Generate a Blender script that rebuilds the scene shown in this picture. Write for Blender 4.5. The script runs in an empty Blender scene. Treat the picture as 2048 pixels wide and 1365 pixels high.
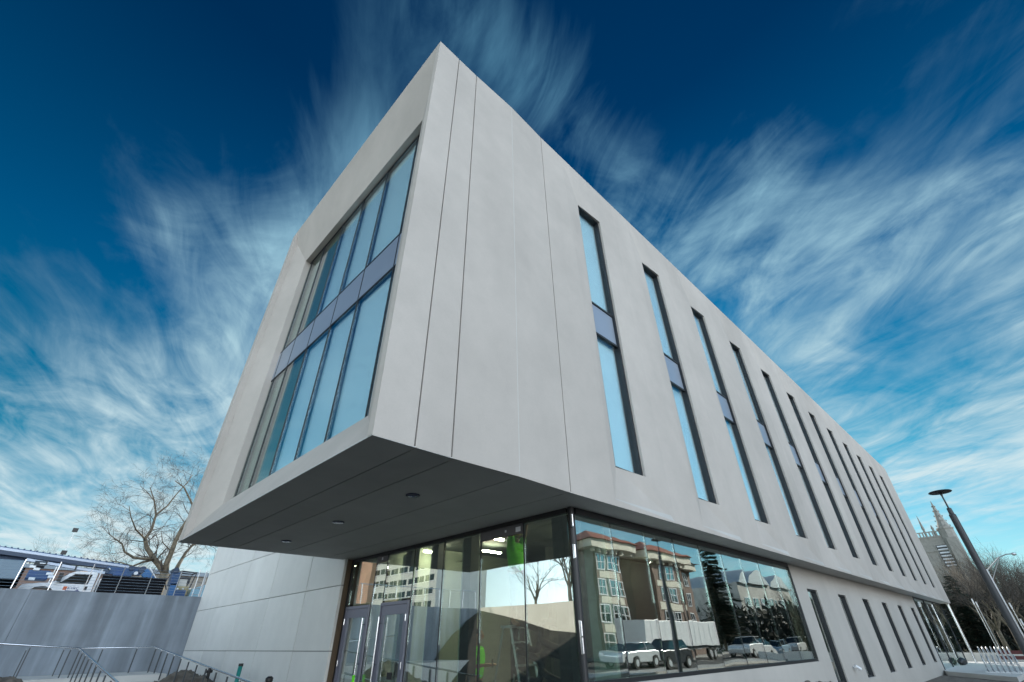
import bpy, bmesh, math, random
from mathutils import Vector, Matrix
random.seed(7)
sc = bpy.context.scene
COL = sc.collection
R = math.radians

# ------------------------------------------------------------------ camera
CAM_H = 1.6
AZ, PI_, RO, FPX = R(45.186), R(34.146), R(-0.847), 888.3
_f = Vector((math.cos(AZ)*math.cos(PI_), math.sin(AZ)*math.cos(PI_), math.sin(PI_)))
_r = Vector((math.sin(AZ), -math.cos(AZ), 0)); _u = _r.cross(_f)
_r2 = _r*math.cos(RO)+_u*math.sin(RO); _u2 = -_r*math.sin(RO)+_u*math.cos(RO)
cd = bpy.data.cameras.new("camera"); cam = bpy.data.objects.new("camera", cd); COL.objects.link(cam)
M = Matrix((( _r2.x, _u2.x, -_f.x, 0), (_r2.y, _u2.y, -_f.y, 0), (_r2.z, _u2.z, -_f.z, CAM_H), (0, 0, 0, 1)))
cam.matrix_world = M
cd.sensor_width = 36; cd.lens = 36*FPX/2048; cd.clip_start = 0.05; cd.clip_end = 3000
sc.camera = cam

def at(px, py, X=None, Y=None, Z=None, D=None):
    """photo measurement (2048 wide) -> point on a plane of the place"""
    d = _f + _r2*((px-1024)/FPX) - _u2*((py-682.5)/FPX)
    if X is not None: k = X/d.x
    elif Y is not None: k = Y/d.y
    elif Z is not None: k = (Z-CAM_H)/d.z
    else: k = D/math.hypot(d.x, d.y)
    return Vector((d.x*k, d.y*k, d.z*k+CAM_H))

# ------------------------------------------------------------------ light
SUN_AZ, SUN_EL = R(31), R(24)
w = bpy.data.worlds.new("World"); sc.world = w; w.use_nodes = True
def world():
    nt = w.node_tree; N = nt.nodes; L = nt.links; N.clear()
    out = N.new('ShaderNodeOutputWorld'); bg = N.new('ShaderNodeBackground'); L.new(bg.outputs[0], out.inputs[0])
    bg.inputs[1].default_value = 0.1
    sky = N.new('ShaderNodeTexSky'); sky.sky_type = 'NISHITA'; sky.sun_disc = False
    sky.sun_elevation = SUN_EL; sky.sun_rotation = R(90)-SUN_AZ
    sky.air_density = 1.0; sky.dust_density = 0.3; sky.ozone_density = 3.0; sky.altitude = 200
    tc = N.new('ShaderNodeTexCoord'); sep = N.new('ShaderNodeSeparateXYZ'); L.new(tc.outputs['Generated'], sep.inputs[0])
    def math_(op, a, b=None, clamp=False):
        n = N.new('ShaderNodeMath'); n.operation = op; n.use_clamp = clamp
        for i, v in enumerate((a, b)):
            if v is None: continue
            if isinstance(v, (int, float)): n.inputs[i].default_value = v
            else: L.new(v, n.inputs[i])
        return n.outputs[0]
    z = math_('MAXIMUM', sep.outputs[2], 0.0)
    def ramp(fac, pts, interp='LINEAR'):
        n = N.new('ShaderNodeValToRGB'); L.new(fac, n.inputs[0]); n.color_ramp.interpolation = interp
        e = n.color_ramp.elements
        while len(e) < len(pts): e.new(0.5)
        for q, (p, c) in zip(e, pts):
            q.position = p; q.color = (c[0], c[1], c[2], 1) if isinstance(c, tuple) else (c, c, c, 1)
        return n.outputs[0]
    # clear sky: Nishita graded to the deep winter blue, darker overhead
    tint = ramp(z, [(0.0, (0.70, 0.84, 0.85)), (0.10, (0.22, 0.64, 0.66)), (0.28, (0.01, 0.47, 0.50)), (0.55, (0.001, 0.32, 0.45)), (0.85, (0.0, 0.14, 0.25))])
    mx = N.new('ShaderNodeMix'); mx.data_type = 'RGBA'; mx.blend_type = 'MULTIPLY'; mx.inputs[0].default_value = 1
    L.new(sky.outputs[0], mx.inputs[6]); L.new(tint, mx.inputs[7])
    # thin cirrus on a high flat layer, drawn out along one wind direction
    zz = math_('ADD', z, 0.13)
    px = math_('DIVIDE', sep.outputs[0], zz); py = math_('DIVIDE', sep.outputs[1], zz)
    cmb = N.new('ShaderNodeCombineXYZ'); L.new(px, cmb.inputs[0]); L.new(py, cmb.inputs[1])
    rot = N.new('ShaderNodeMapping'); rot.inputs['Rotation'].default_value = (0, 0, R(-62)); L.new(cmb.outputs[0], rot.inputs[0])
    def noise(scale, det, rough, stretch, dist, off):
        mp = N.new('ShaderNodeMapping'); mp.inputs['Scale'].default_value = (stretch, 1, 1); mp.inputs['Location'].default_value = off
        L.new(rot.outputs[0], mp.inputs[0])
        n = N.new('ShaderNodeTexNoise'); n.inputs['Scale'].default_value = scale; n.inputs['Detail'].default_value = det
        n.inputs['Roughness'].default_value = rough; n.inputs['Distortion'].default_value = dist
        L.new(mp.outputs[0], n.inputs[0]); return n.outputs[0]
    fine = noise(7.0, 10, 0.60, 0.36, 1.5, (3.1, 1.7, 0))
    mid = noise(2.7, 8, 0.58, 0.75, 1.7, (0.4, 5.2, 0))
    big = noise(0.9, 4, 0.5, 0.55, 0.3, (7.3, 2.2, 0))
    # banks of cirrus (directions in the sky where cloud gathers)
    blobs = [((79, 37), 8, .78), ((77, 24), 10, .88), ((86, 12), 13, .7), ((68, 52), 9, .65), ((60, 20), 30, .5), ((26, 50), 8, .85), ((15, 41), 8, .95), ((3, 37), 6, .9), ((-4, 34), 6, .95), ((-12, 32), 6, .8),
             ((8, 28), 6, .95), ((5, 14), 8, .9), ((-7, 15), 6, .6), ((-9, 23), 3.5, .4), ((66, 69), 7, .5), ((38, 65), 6, .55), ((30, 59), 5, .6), ((103, 12), 10, .45), ((110, 26), 3, .45), ((2, 47), 4, .5), ((94, 37), 3, .45), ((-12, 8), 10, .5),
             ((200, 22), 40, .5), ((255, 32), 45, .6), ((150, 16), 24, .4), ((310, 25), 30, .4)]
    tot = None
    for (az, el), wd, amp in blobs:
        d = (math.cos(R(az))*math.cos(R(el)), math.sin(R(az))*math.cos(R(el)), math.sin(R(el)))
        dp = N.new('ShaderNodeVectorMath'); dp.operation = 'DOT_PRODUCT'; L.new(tc.outputs['Generated'], dp.inputs[0]); dp.inputs[1].default_value = d
        k = 1/(1-math.cos(R(wd)))
        g = math_('EXPONENT', math_('MULTIPLY', math_('SUBTRACT', dp.outputs['Value'], 1.0), k))
        g = math_('MULTIPLY', g, amp); tot = g if tot is None else math_('ADD', tot, g)
    tot = math_('MINIMUM', tot, 1.0)
    fm = math_('ADD', math_('MULTIPLY', fine, 0.42), math_('MULTIPLY', mid, 0.58))
    fm = math_('ADD', fm, math_('MULTIPLY', math_('SUBTRACT', big, 0.5), 0.35))
    s1 = math_('ADD', math_('MULTIPLY', tot, 0.74), math_('MULTIPLY', math_('MULTIPLY', math_('SUBTRACT', fm, 0.5), 2.7), math_('ADD', tot, 0.13)))
    dens = math_('POWER', math_('MAXIMUM', math_('SUBTRACT', s1, 0.15), 0.0), 1.3)
    hz = ramp(z, [(0.0, 0.55), (0.12, 0.30), (0.3, 0.0)])
    dens = math_('ADD', math_('MULTIPLY', dens, 0.95), hz)
    dens = math_('MINIMUM', math_('MAXIMUM', dens, 0.0), 0.93)
    ccol = ramp(z, [(0.0, (0.84, 0.92, 0.94)), (0.2, (0.68, 0.83, 0.87)), (0.5, (0.40, 0.62, 0.72)), (0.9, (0.16, 0.42, 0.60))])
    # away from the sun the high veil is thicker and lit face-on
    back = N.new('ShaderNodeVectorMath'); back.operation = 'DOT_PRODUCT'; L.new(tc.outputs['Generated'], back.inputs[0]); back.inputs[1].default_value = (-.20, -.97, .1)
    bf = N.new('ShaderNodeMapRange'); bf.interpolation_type = 'SMOOTHSTEP'; L.new(back.outputs['Value'], bf.inputs[0]); bf.inputs[1].default_value = 0.28; bf.inputs[2].default_value = 0.92
    bcol = ramp(z, [(0.0, (1.0, 0.99, 0.97)), (0.3, (0.80, 0.89, 0.97)), (0.6, (0.48, 0.66, 0.88)), (1.0, (0.16, 0.32, 0.55))])
    cm = N.new('ShaderNodeMix'); cm.data_type = 'RGBA'; L.new(bf.outputs[0], cm.inputs[0]); L.new(ccol, cm.inputs[6]); L.new(bcol, cm.inputs[7])
    sc10 = N.new('ShaderNodeVectorMath'); sc10.operation = 'SCALE'; L.new(cm.outputs[2], sc10.inputs[0]); sc10.inputs['Scale'].default_value = 10*CLOUD
    lowx = N.new('ShaderNodeMapRange'); lowx.interpolation_type = 'SMOOTHSTEP'; L.new(math_('MULTIPLY', sep.outputs[0], -1.0), lowx.inputs[0]); lowx.inputs[1].default_value = 0.35; lowx.inputs[2].default_value = 0.9
    lowz = N.new('ShaderNodeMapRange'); lowz.interpolation_type = 'SMOOTHSTEP'; L.new(z, lowz.inputs[0]); lowz.inputs[1].default_value = 0.50; lowz.inputs[2].default_value = 0.12
    low = math_('MULTIPLY', lowx.outputs[0], lowz.outputs[0])
    bfall = math_('MAXIMUM', bf.outputs[0], low)
    veil = math_('MULTIPLY', bfall, 0.80)
    dens = math_('MAXIMUM', dens, veil)
    gain = math_('ADD', math_('MULTIPLY', bfall, BACKGAIN), 1.0)
    sc11 = N.new('ShaderNodeVectorMath'); sc11.operation = 'SCALE'; L.new(sc10.outputs[0], sc11.inputs[0]); L.new(gain, sc11.inputs['Scale'])
    m2 = N.new('ShaderNodeMix'); m2.data_type = 'RGBA'; L.new(dens, m2.inputs[0]); L.new(mx.outputs[2], m2.inputs[6]); L.new(sc11.outputs[0], m2.inputs[7])
    L.new(m2.outputs[2], bg.inputs[0])
CLOUD = 0.60; BACKGAIN = 4.6
world()
sd = bpy.data.lights.new("sun", 'SUN'); sd.energy = 4.0; sd.angle = R(0.53); sd.color = (1.0, 0.93, 0.82)
so = bpy.data.objects.new("sun", sd); COL.objects.link(so)
sdir = Vector((math.cos(SUN_AZ)*math.cos(SUN_EL), math.sin(SUN_AZ)*math.cos(SUN_EL), math.sin(SUN_EL)))
so.rotation_euler = sdir.to_track_quat('Z', 'Y').to_euler(); so.location = (0, 0, 60)
sc.view_settings.view_transform = 'Standard'; sc.view_settings.look = 'None'
sc.view_settings.exposure = 0.72; sc.view_settings.gamma = 1.0; sc.view_settings.use_curve_mapping = False

# ------------------------------------------------------------------ materials
MATS = {}
def mat(name, col, rough=0.6, metal=0.0, noise=None, col2=None, bump=0.0, bscale=40, spec=0.5, emit=None, estr=0, stretch=(1, 1, 1), detail=6):
    if name in MATS: return MATS[name]
    m = bpy.data.materials.new(name); m.use_nodes = True; nt = m.node_tree; N = nt.nodes; L = nt.links
    b = N['Principled BSDF']; b.inputs['Base Color'].default_value = (*col, 1); b.inputs['Roughness'].default_value = rough
    b.inputs['Metallic'].default_value = metal; b.inputs['Specular IOR Level'].default_value = spec
    tc = N.new('ShaderNodeTexCoord'); mp = N.new('ShaderNodeMapping'); mp.inputs['Scale'].default_value = stretch
    L.new(tc.outputs['Object'], mp.inputs[0])
    if noise:
        n = N.new('ShaderNodeTexNoise'); n.inputs['Scale'].default_value = noise; n.inputs['Detail'].default_value = detail; L.new(mp.outputs[0], n.inputs[0])
        r = N.new('ShaderNodeValToRGB'); r.color_ramp.elements[0].position = 0.32; r.color_ramp.elements[1].position = 0.68
        c2 = col2 or tuple(c*0.7 for c in col)
        r.color_ramp.elements[0].color = (*c2, 1); r.color_ramp.elements[1].color = (*col, 1)
        L.new(n.outputs[0], r.inputs[0]); L.new(r.outputs[0], b.inputs['Base Color'])
    if bump:
        n2 = N.new('ShaderNodeTexNoise'); n2.inputs['Scale'].default_value = bscale; n2.inputs['Detail'].default_value = 5; L.new(tc.outputs['Object'], n2.inputs[0])
        bp = N.new('ShaderNodeBump'); bp.inputs['Strength'].default_value = bump; bp.inputs['Distance'].default_value = 0.02
        L.new(n2.outputs[0], bp.inputs['Height']); L.new(bp.outputs[0], b.inputs['Normal'])
    if emit: b.inputs['Emission Color'].default_value = (*emit, 1); b.inputs['Emission Strength'].default_value = estr
    MATS[name] = m; return m

def concrete(name, col, streak=0.0, mott=0.10, per=0.05):
    """smooth precast: broad mottling, faint vertical staining, fine grain, each piece a shade of its own"""
    m = bpy.data.materials.new(name); m.use_nodes = True; nt = m.node_tree; N = nt.nodes; L = nt.links
    b = N['Principled BSDF']; b.inputs['Roughness'].default_value = 0.72; b.inputs['Specular IOR Level'].default_value = 0.35
    g = N.new('ShaderNodeNewGeometry')
    def nz(scale, det, sc_=(1, 1, 1), rough=.5):
        mp = N.new('ShaderNodeMapping'); mp.inputs['Scale'].default_value = sc_; L.new(g.outputs['Position'], mp.inputs[0])
        n = N.new('ShaderNodeTexNoise'); n.inputs['Scale'].default_value = scale; n.inputs['Detail'].default_value = det; n.inputs['Roughness'].default_value = rough
        L.new(mp.outputs[0], n.inputs[0]); return n.outputs[0]
    def mr(v, a, c, lo, hi):
        n = N.new('ShaderNodeMapRange'); L.new(v, n.inputs[0])
        for i, q in enumerate((a, c, lo, hi)): n.inputs[i+1].default_value = q
        return n.outputs[0]
    def mul(a, c):
        n = N.new('ShaderNodeMath'); n.operation = 'MULTIPLY'; L.new(a, n.inputs[0]); L.new(c, n.inputs[1]); return n.outputs[0]
    v = mul(mr(nz(0.45, 6, rough=.6), .25, .75, 1-mott, 1+mott), mr(nz(3.2, 5, rough=.6), .2, .8, 1-mott*.35, 1+mott*.35))
    v = mul(v, mr(nz(70, 3), .2, .8, .97, 1.03))
    v = mul(v, mr(nz(1.6, 5, (1, 1, .12)), .3, .7, 1-max(streak, .025), 1+max(streak, .025)))
    if streak:
        v = mul(v, mr(nz(3.5, 4, (1, 1, .06)), .5, .72, 1.0, 1+streak*1.3))
    oi = N.new('ShaderNodeObjectInfo'); v = mul(v, mr(oi.outputs['Random'], 0, 1, 1-per, 1+per))
    vm = N.new('ShaderNodeVectorMath'); vm.operation = 'SCALE'; vm.inputs[0].default_value = col; L.new(v, vm.inputs['Scale'])
    L.new(vm.outputs[0], b.inputs['Base Color'])
    bp = N.new('ShaderNodeBump'); bp.inputs['Strength'].default_value = .14; bp.inputs['Distance'].default_value = .01
    L.new(nz(24, 6), bp.inputs['Height']); L.new(bp.outputs[0], b.inputs['Normal'])
    return m

def glass(name, refl, tint, ripple=0.0, rscale=0.8, rtint=(.93, .97, 1.0), rough=0.0):
    m = bpy.data.materials.new(name); m.use_nodes = True; nt = m.node_tree; N = nt.nodes; L = nt.links; N.clear()
    out = N.new('ShaderNodeOutputMaterial'); mix = N.new('ShaderNodeMixShader'); tr = N.new('ShaderNodeBsdfTransparent'); gl = N.new('ShaderNodeBsdfGlossy')
    tr.inputs[0].default_value = (*tint, 1); gl.inputs[0].default_value = (*rtint, 1); gl.inputs['Roughness'].default_value = rough
    fr = N.new('ShaderNodeLayerWeight'); pw = N.new('ShaderNodeMath'); pw.operation = 'POWER'; L.new(fr.outputs['Facing'], pw.inputs[0]); pw.inputs[1].default_value = 4.5
    mr = N.new('ShaderNodeMapRange'); L.new(pw.outputs[0], mr.inputs[0]); mr.inputs[1].default_value = 0; mr.inputs[2].default_value = 1; mr.inputs[3].default_value = refl; mr.inputs[4].default_value = 1
    L.new(mr.outputs[0], mix.inputs[0]); L.new(tr.outputs[0], mix.inputs[1]); L.new(gl.outputs[0], mix.inputs[2]); L.new(mix.outputs[0], out.inputs[0])
    if ripple:
        tc = N.new('ShaderNodeTexCoord'); oi = N.new('ShaderNodeObjectInfo'); ad = N.new('ShaderNodeVectorMath'); ad.operation = 'ADD'
        sc_ = N.new('ShaderNodeVectorMath'); sc_.operation = 'SCALE'; cb = N.new('ShaderNodeCombineXYZ')
        for i in range(3): L.new(oi.outputs['Random'], cb.inputs[i])
        L.new(cb.outputs[0], sc_.inputs[0]); sc_.inputs['Scale'].default_value = 37
        L.new(tc.outputs['Object'], ad.inputs[0]); L.new(sc_.outputs[0], ad.inputs[1])
        n = N.new('ShaderNodeTexNoise'); n.inputs['Scale'].default_value = rscale; n.inputs['Detail'].default_value = 1.5; L.new(ad.outputs[0], n.inputs[0])
        bp = N.new('ShaderNodeBump'); bp.inputs['Strength'].default_value = 1.0; bp.inputs['Distance'].default_value = ripple
        L.new(n.outputs[0], bp.inputs['Height']); L.new(bp.outputs[0], gl.inputs['Normal'])
    MATS[name] = m; return m

def brick_mat(name, c1, c2, mortar, scale=1.0):
    m = bpy.data.materials.new(name); m.use_nodes = True; nt = m.node_tree; N = nt.nodes; L = nt.links
    b = N['Principled BSDF']; b.inputs['Roughness'].default_value = .85
    g = N.new('ShaderNodeNewGeometry'); s = N.new('ShaderNodeSeparateXYZ'); L.new(g.outputs['Position'], s.inputs[0])
    a = N.new('ShaderNodeMath'); a.operation = 'ADD'; L.new(s.outputs[0], a.inputs[0]); L.new(s.outputs[1], a.inputs[1])
    c = N.new('ShaderNodeCombineXYZ'); L.new(a.outputs[0], c.inputs[0]); L.new(s.outputs[2], c.inputs[1])
    br = N.new('ShaderNodeTexBrick'); br.inputs['Color1'].default_value = (*c1, 1); br.inputs['Color2'].default_value = (*c2, 1); br.inputs['Mortar'].default_value = (*mortar, 1)
    br.inputs['Scale'].default_value = scale*4; br.inputs['Mortar Size'].default_value = .012; L.new(c.outputs[0], br.inputs[0]); L.new(br.outputs[0], b.inputs['Base Color'])
    return m

MC = concrete('precast_concrete', (.435, .395, .36), mott=.12, per=.05)
MCW = concrete('precast_wall', (.70, .69, .67), mott=.08, per=.05)
MCL = concrete('lower_wall_concrete', (.40, .375, .345), mott=.09, per=.025)
MCS = concrete('soffit_concrete', (.46, .455, .44), mott=.12, per=.05)
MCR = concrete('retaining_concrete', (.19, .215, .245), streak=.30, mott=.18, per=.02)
MSLAB = concrete('slab_concrete', (.52, .51, .49), mott=.08)
MPAVE = concrete('pavement_concrete', (.36, .35, .33), mott=.12)
MSEAL = mat('joint_sealant', (.06, .06, .058), .8)
MFR = mat('dark_frame', (.016, .018, .022), .5, .2)
MSP = mat('spandrel_metal', (.36, .41, .49), .35, .5, noise=1.2, col2=(.33, .38, .46))
MDOOR = mat('door_metal', (.20, .205, .26), .4, .4)
MSTEEL = mat('stainless', (.62, .63, .66), .22, 1.0)
MGALV = mat('galvanised', (.50, .52, .55), .4, .8)
MBLACK = mat('black_plastic', (.012, .012, .014), .45)
MDARK = mat('dark_paint', (.022, .024, .030), .5)
MWHITE = mat('white_paint', (.75, .76, .78), .35, noise=3, col2=(.66, .67, .69))
MBLUE = mat('boom_blue', (.022, .065, .14), .5, noise=2.5, col2=(.018, .06, .18))
MNAVY = mat('lattice_navy', (.025, .045, .085), .5)
MTYRE = mat('tyre', (.02, .02, .02), .85)
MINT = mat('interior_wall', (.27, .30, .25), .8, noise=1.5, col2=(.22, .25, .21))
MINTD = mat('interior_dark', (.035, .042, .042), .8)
MFLOOR = mat('interior_floor', (.16, .155, .14), .5, noise=2)
MHIVIS = mat('hivis', (.20, .95, .04), .8, noise=9, col2=(.13, .72, .02))
MSKIN = mat('skin', (.30, .16, .10), .6)
MLAMP = mat('interior_lamp', (1, .9, .7), .5, emit=(1, .86, .62), estr=95)
MTEAL = mat('teal_plastic', (.01, .22, .20), .45)
MASPH = mat('asphalt', (.055, .055, .056), .9, noise=1.5, col2=(.04, .04, .042), bump=.4, bscale=60)
MDIRT = mat('dirt', (.17, .145, .12), .95, noise=3.5, col2=(.075, .064, .054), bump=1.0, bscale=22)
MGRASS = mat('lawn_grass', (.045, .075, .025), .95, noise=.35, col2=(.075, .08, .04), bump=.8, bscale=30)
MRED = mat('roof_tile', (.30, .085, .05), .8, noise=2, col2=(.20, .06, .04))
MCREAM = mat('cream_paint', (.60, .555, .46), .7, noise=2, col2=(.54, .50, .41))
MBRICK = brick_mat('brown_brick', (.20, .125, .098), (.15, .092, .072), (.24, .21, .185))
MBARK = mat('bark', (.20, .165, .115), .9, noise=5, col2=(.085, .07, .05), bump=.6, bscale=20)
MTWIG = mat('twigs', (.085, .07, .058), .9, noise=6, col2=(.05, .042, .036))
MTWIGT = mat('tan_twigs', (.26, .205, .15), .9, noise=6, col2=(.16, .125, .095))
MNEED = mat('needles', (.016, .036, .020), .8, noise=3, col2=(.008, .02, .012))
MSTONE = mat('limestone', (.29, .28, .255), .9, noise=2.2, col2=(.23, .222, .205), bump=.2, bscale=6)
G_UP = glass('upper_glass', .15, (.90, .985, 1.0), ripple=.0015, rscale=.5)
G_ST = glass('storefront_glass', .30, (.86, .95, .89), ripple=.0022, rscale=.8)
G_STA = glass('street_glass', .42, (.84, .94, .88), ripple=.0040, rscale=.9)
MSKYBACK = mat('pane_sky_backing', (.84, .87, .88), .85, noise=.8, col2=(.80, .84, .86))  # pale sheet added behind upper panes; bright sky reflection put into its colour
G_CAR = glass('car_glass', .15, (.12, .14, .14))
G_FAR = glass('far_glass', .35, (.25, .28, .30))

# ------------------------------------------------------------------ mesh helpers
class MB:
    def __init__(s): s.v = []; s.f = []
    def poly(s, pts):
        b = len(s.v); s.v += [tuple(p) for p in pts]; s.f.append(tuple(range(b, b+len(pts)))); return s
    def box(s, x0, x1, y0, y1, z0, z1):
        b = len(s.v); s.v += [(x0, y0, z0), (x1, y0, z0), (x1, y1, z0), (x0, y1, z0), (x0, y0, z1), (x1, y0, z1), (x1, y1, z1), (x0, y1, z1)]
        for q in ((0, 3, 2, 1), (4, 5, 6, 7), (0, 1, 5, 4), (1, 2, 6, 5), (2, 3, 7, 6), (3, 0, 4, 7)): s.f.append(tuple(b+i for i in q))
        return s
    def hexa(s, p):  # 8 points, same order as box
        b = len(s.v); s.v += [tuple(q) for q in p]
        for q in ((0, 3, 2, 1), (4, 5, 6, 7), (0, 1, 5, 4), (1, 2, 6, 5), (2, 3, 7, 6), (3, 0, 4, 7)): s.f.append(tuple(b+i for i in q))
        return s
    def tube(s, pts, rad, n=8, cap=True):
        pts = [Vector(p) for p in pts]; rr = rad if isinstance(rad, (list, tuple)) else [rad]*len(pts)
        b0 = len(s.v); prev = None
        for i, p in enumerate(pts):
            t = (pts[min(i+1, len(pts)-1)]-pts[max(i-1, 0)])
            if t.length < 1e-9: t = Vector((0, 0, 1))
            t.normalize()
            a = t.orthogonal().normalized() if prev is None else (prev-t*prev.dot(t))
            if a.length < 1e-6: a = t.orthogonal()
            a.normalize(); prev = a; c = t.cross(a)
            for k in range(n):
                an = 2*math.pi*k/n; q = p+(a*math.cos(an)+c*math.sin(an))*rr[i]; s.v.append(tuple(q))
        for i in range(len(pts)-1):
            for k in range(n):
                k2 = (k+1) % n; s.f.append((b0+i*n+k, b0+i*n+k2, b0+(i+1)*n+k2, b0+(i+1)*n+k))
        if cap:
            s.f.append(tuple(b0+k for k in range(n))[::-1]); e = b0+(len(pts)-1)*n; s.f.append(tuple(e+k for k in range(n)))
        return s
    def lathe(s, c, prof, n=20):  # prof: (r,z)
        b0 = len(s.v); c = Vector(c)
        for r, z in prof:
            for k in range(n):
                a = 2*math.pi*k/n; s.v.append((c.x+r*math.cos(a), c.y+r*math.sin(a), c.z+z))
        for i in range(len(prof)-1):
            for k in range(n):
                k2 = (k+1) % n; s.f.append((b0+i*n+k, b0+i*n+k2, b0+(i+1)*n+k2, b0+(i+1)*n+k))
        s.f.append(tuple(b0+k for k in range(n))[::-1]); e = b0+(len(prof)-1)*n; s.f.append(tuple(e+k for k in range(n)))
        return s
    def prism(s, prof, y0, y1, inset=0.0):  # prof in xz, extruded along y
        n = len(prof); b = len(s.v)
        s.v += [(x, y0, z) for x, z in prof]+[(x, y1, z) for x, z in prof]
        s.f.append(tuple(range(b, b+n))); s.f.append(tuple(range(b+n, b+2*n))[::-1])
        for i in range(n):
            j = (i+1) % n; s.f.append((b+i, b+n+i, b+n+j, b+j))
        return s
    def mesh(s, name, m, smooth=False, recalc=True):
        me = bpy.data.meshes.new(name); me.from_pydata(s.v, [], s.f)
        if recalc:
            bm = bmesh.new(); bm.from_mesh(me); bmesh.ops.recalc_face_normals(bm, faces=bm.faces); bm.to_mesh(me); bm.free()
        for q in (m if isinstance(m, (list, tuple)) else [m]): me.materials.append(q)
        if smooth:
            for p in me.polygons: p.use_smooth = True
        return me
    def build(s, name, m, parent=None, smooth=False, recalc=True, bevel=0.0):
        o = bpy.data.objects.new(name, s.mesh(name, m, smooth, recalc)); COL.objects.link(o)
        if parent is not None:
            o.parent = parent
        if bevel:
            md = o.modifiers.new('bevel', 'BEVEL'); md.width = bevel; md.segments = 2; md.limit_method = 'ANGLE'
        return o

def link(name, me, parent=None, loc=None, rotz=None):
    o = bpy.data.objects.new(name, me); COL.objects.link(o)
    if parent is not None: o.parent = parent
    if loc is not None: o.location = loc
    if rotz is not None: o.rotation_euler.z = rotz
    return o
def tag(o, label, cat, group=None):
    o['label'] = label; o['category'] = cat
    if group: o['group'] = group
    return o
def thing(name, label, cat, loc=(0, 0, 0), rotz=0, group=None):
    o = bpy.data.objects.new(name, None); COL.objects.link(o); o.location = loc; o.rotation_euler.z = rotz
    o.empty_display_size = .3
    return tag(o, label, cat, group)
def struct(o): o['kind'] = 'structure'; return o
def stuff(o): o['kind'] = 'stuff'; return o
def copy_tree(o, parent=None):
    c = o.copy(); COL.objects.link(c)
    c.parent = parent
    for ch in list(o.children): copy_tree(ch, c)
    return c
def B(*a): return MB().box(*a)

# ================================================================== SETTING
struct(B(-600, 900, -700, 700, -1.0, 0.0).build('ground', MDIRT))
# upper terrace behind the retaining walls
terr = MB()
terr.box(-400, 60, 24.93, 500, 0.004, 3.15); terr.box(-400, -9.33, -6, 24.93, 0.004, 3.15)
struct(terr.build('upper_terrace', MPAVE))
struct(B(-400, 60, 29, 500, 3.152, 3.40).build('upper_road', MASPH))
# street behind the camera, its kerbs and pavements
struct(B(-400, 600, -19, -9, .001, .010).build('street', MASPH))
mk = MB()
for i in range(-20, 60): mk.box(i*9, i*9+3, -14.06, -13.94, .014, .018)
struct(mk.build('lane_marking', mat('road_paint', (.75, .74, .70), .7)))
struct(B(-400, 600, -21.5, -19, .001, .14).build('far_pavement', MPAVE))
struct(B(-400, 600, -9, -7, .001, .13).build('near_pavement', MPAVE))
struct(B(49.2, 600, -6.6, 200, .002, .03).build('lawn', MGRASS))
struct(B(-400, 600, -200, -21.5, .002, .03).build('front_lawn', MGRASS))
struct(B(66, 600, 0.2, 1.6, .032, .045).build('garden_path', MPAVE))
struct(B(80, 82, -6.5, 60, .032, .046).build('cross_path', MPAVE))
# concrete pad at the far corner of the building
pad = MB(); pz = .17
P4 = [at(1893, 1343, Z=pz), at(2034, 1355, Z=pz), Vector((47.5, 1.2, pz)), Vector((47.5, 7.5, pz))]
pad.hexa([(p.x, p.y, .0015) for p in P4]+[tuple(p) for p in P4])
struct(pad.build('concrete_pad', MSLAB))
# landing slab and steps between the handrails
LZ = .86
land = MB()
land.box(-9.0, 4.75, 21.6, 24.58, .002, LZ)
for i in range(5):
    z = LZ-.165*(i+1)
    if z > 0.02: land.box(2.05, 4.75, 21.6-.33*(i+1)+.002, 21.6-.33*i, .002, z)
struct(land.build('landing', MSLAB))

def mound(name, cx, cy, rx, ry, h, seed, m=MDIRT, n=80, z0=-.02):
    rnd = random.Random(seed); from mathutils import noise as nz
    b = MB(); V = []
    for j in range(n+1):
        for i in range(n+1):
            u = i/n*2-1; v = j/n*2-1; r = math.hypot(u, v)
            e = max(0, 1-r*r)**1.1
            p = Vector((u*rx*.9+seed*7, v*ry*.9, seed))
            z = h*e*(.85+.5*nz.noise(p*1.1))+(.07*nz.noise(p*2.9)+.05*nz.noise(p*7)+.045*nz.noise(p*15)+.03*nz.noise(p*31))*min(1, e*4)
            V.append((cx+u*rx, cy+v*ry, z0+max(z, 0) if r < 1 else z0))
    b.v = V
    for j in range(n):
        for i in range(n):
            a = j*(n+1)+i; b.f.append((a, a+1, a+n+2, a+n+1))
    return b.build(name, m, smooth=True)
tag(mound('dirt_mound', 5.0, 20.2, 1.6, 4.4, .98, 1), 'brown heap of loose soil between the handrail and the pale panelled wall', 'dirt heap')
tag(mound('dirt_mound', 11.2, 3.35, 3.6, 1.25, .95, 2), 'low grey heap of soil against the building under the long street window', 'dirt heap')
tag(mound('dirt_mound', 17.6, 3.55, 3.2, 1.0, .26, 5), 'flatter grey heap of soil below the first narrow ground floor window', 'dirt heap')
tag(mound('dirt_mound', .4, 18.6, 1.6, 2.2, 1.0, 3), 'dark strip of soil in front of the landing at the left', 'dirt heap')

# ================================================================== MAIN BUILDING
X0, X1, Y0, Y1, ZT, ZB = 2.05, 45.7, 4.165, 12.1, 12.63, 3.42
GX, GY = 5.985, 4.72
bld = thing('campus_building', 'modern pale concrete building whose upper storeys overhang a glazed ground floor', 'building', (0, 0, 0))
def part(name, mb, m, parent=bld, **k): return mb.build(name, m, parent, **k)

# --- street facade, plain panels (real joints between them)
def plain_panel(x0, x1):
    g = .009
    return part('wall_panel', B(x0+g, x1-g, Y0, Y0+.12, ZB, ZT), MC, bevel=.006)
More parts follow.
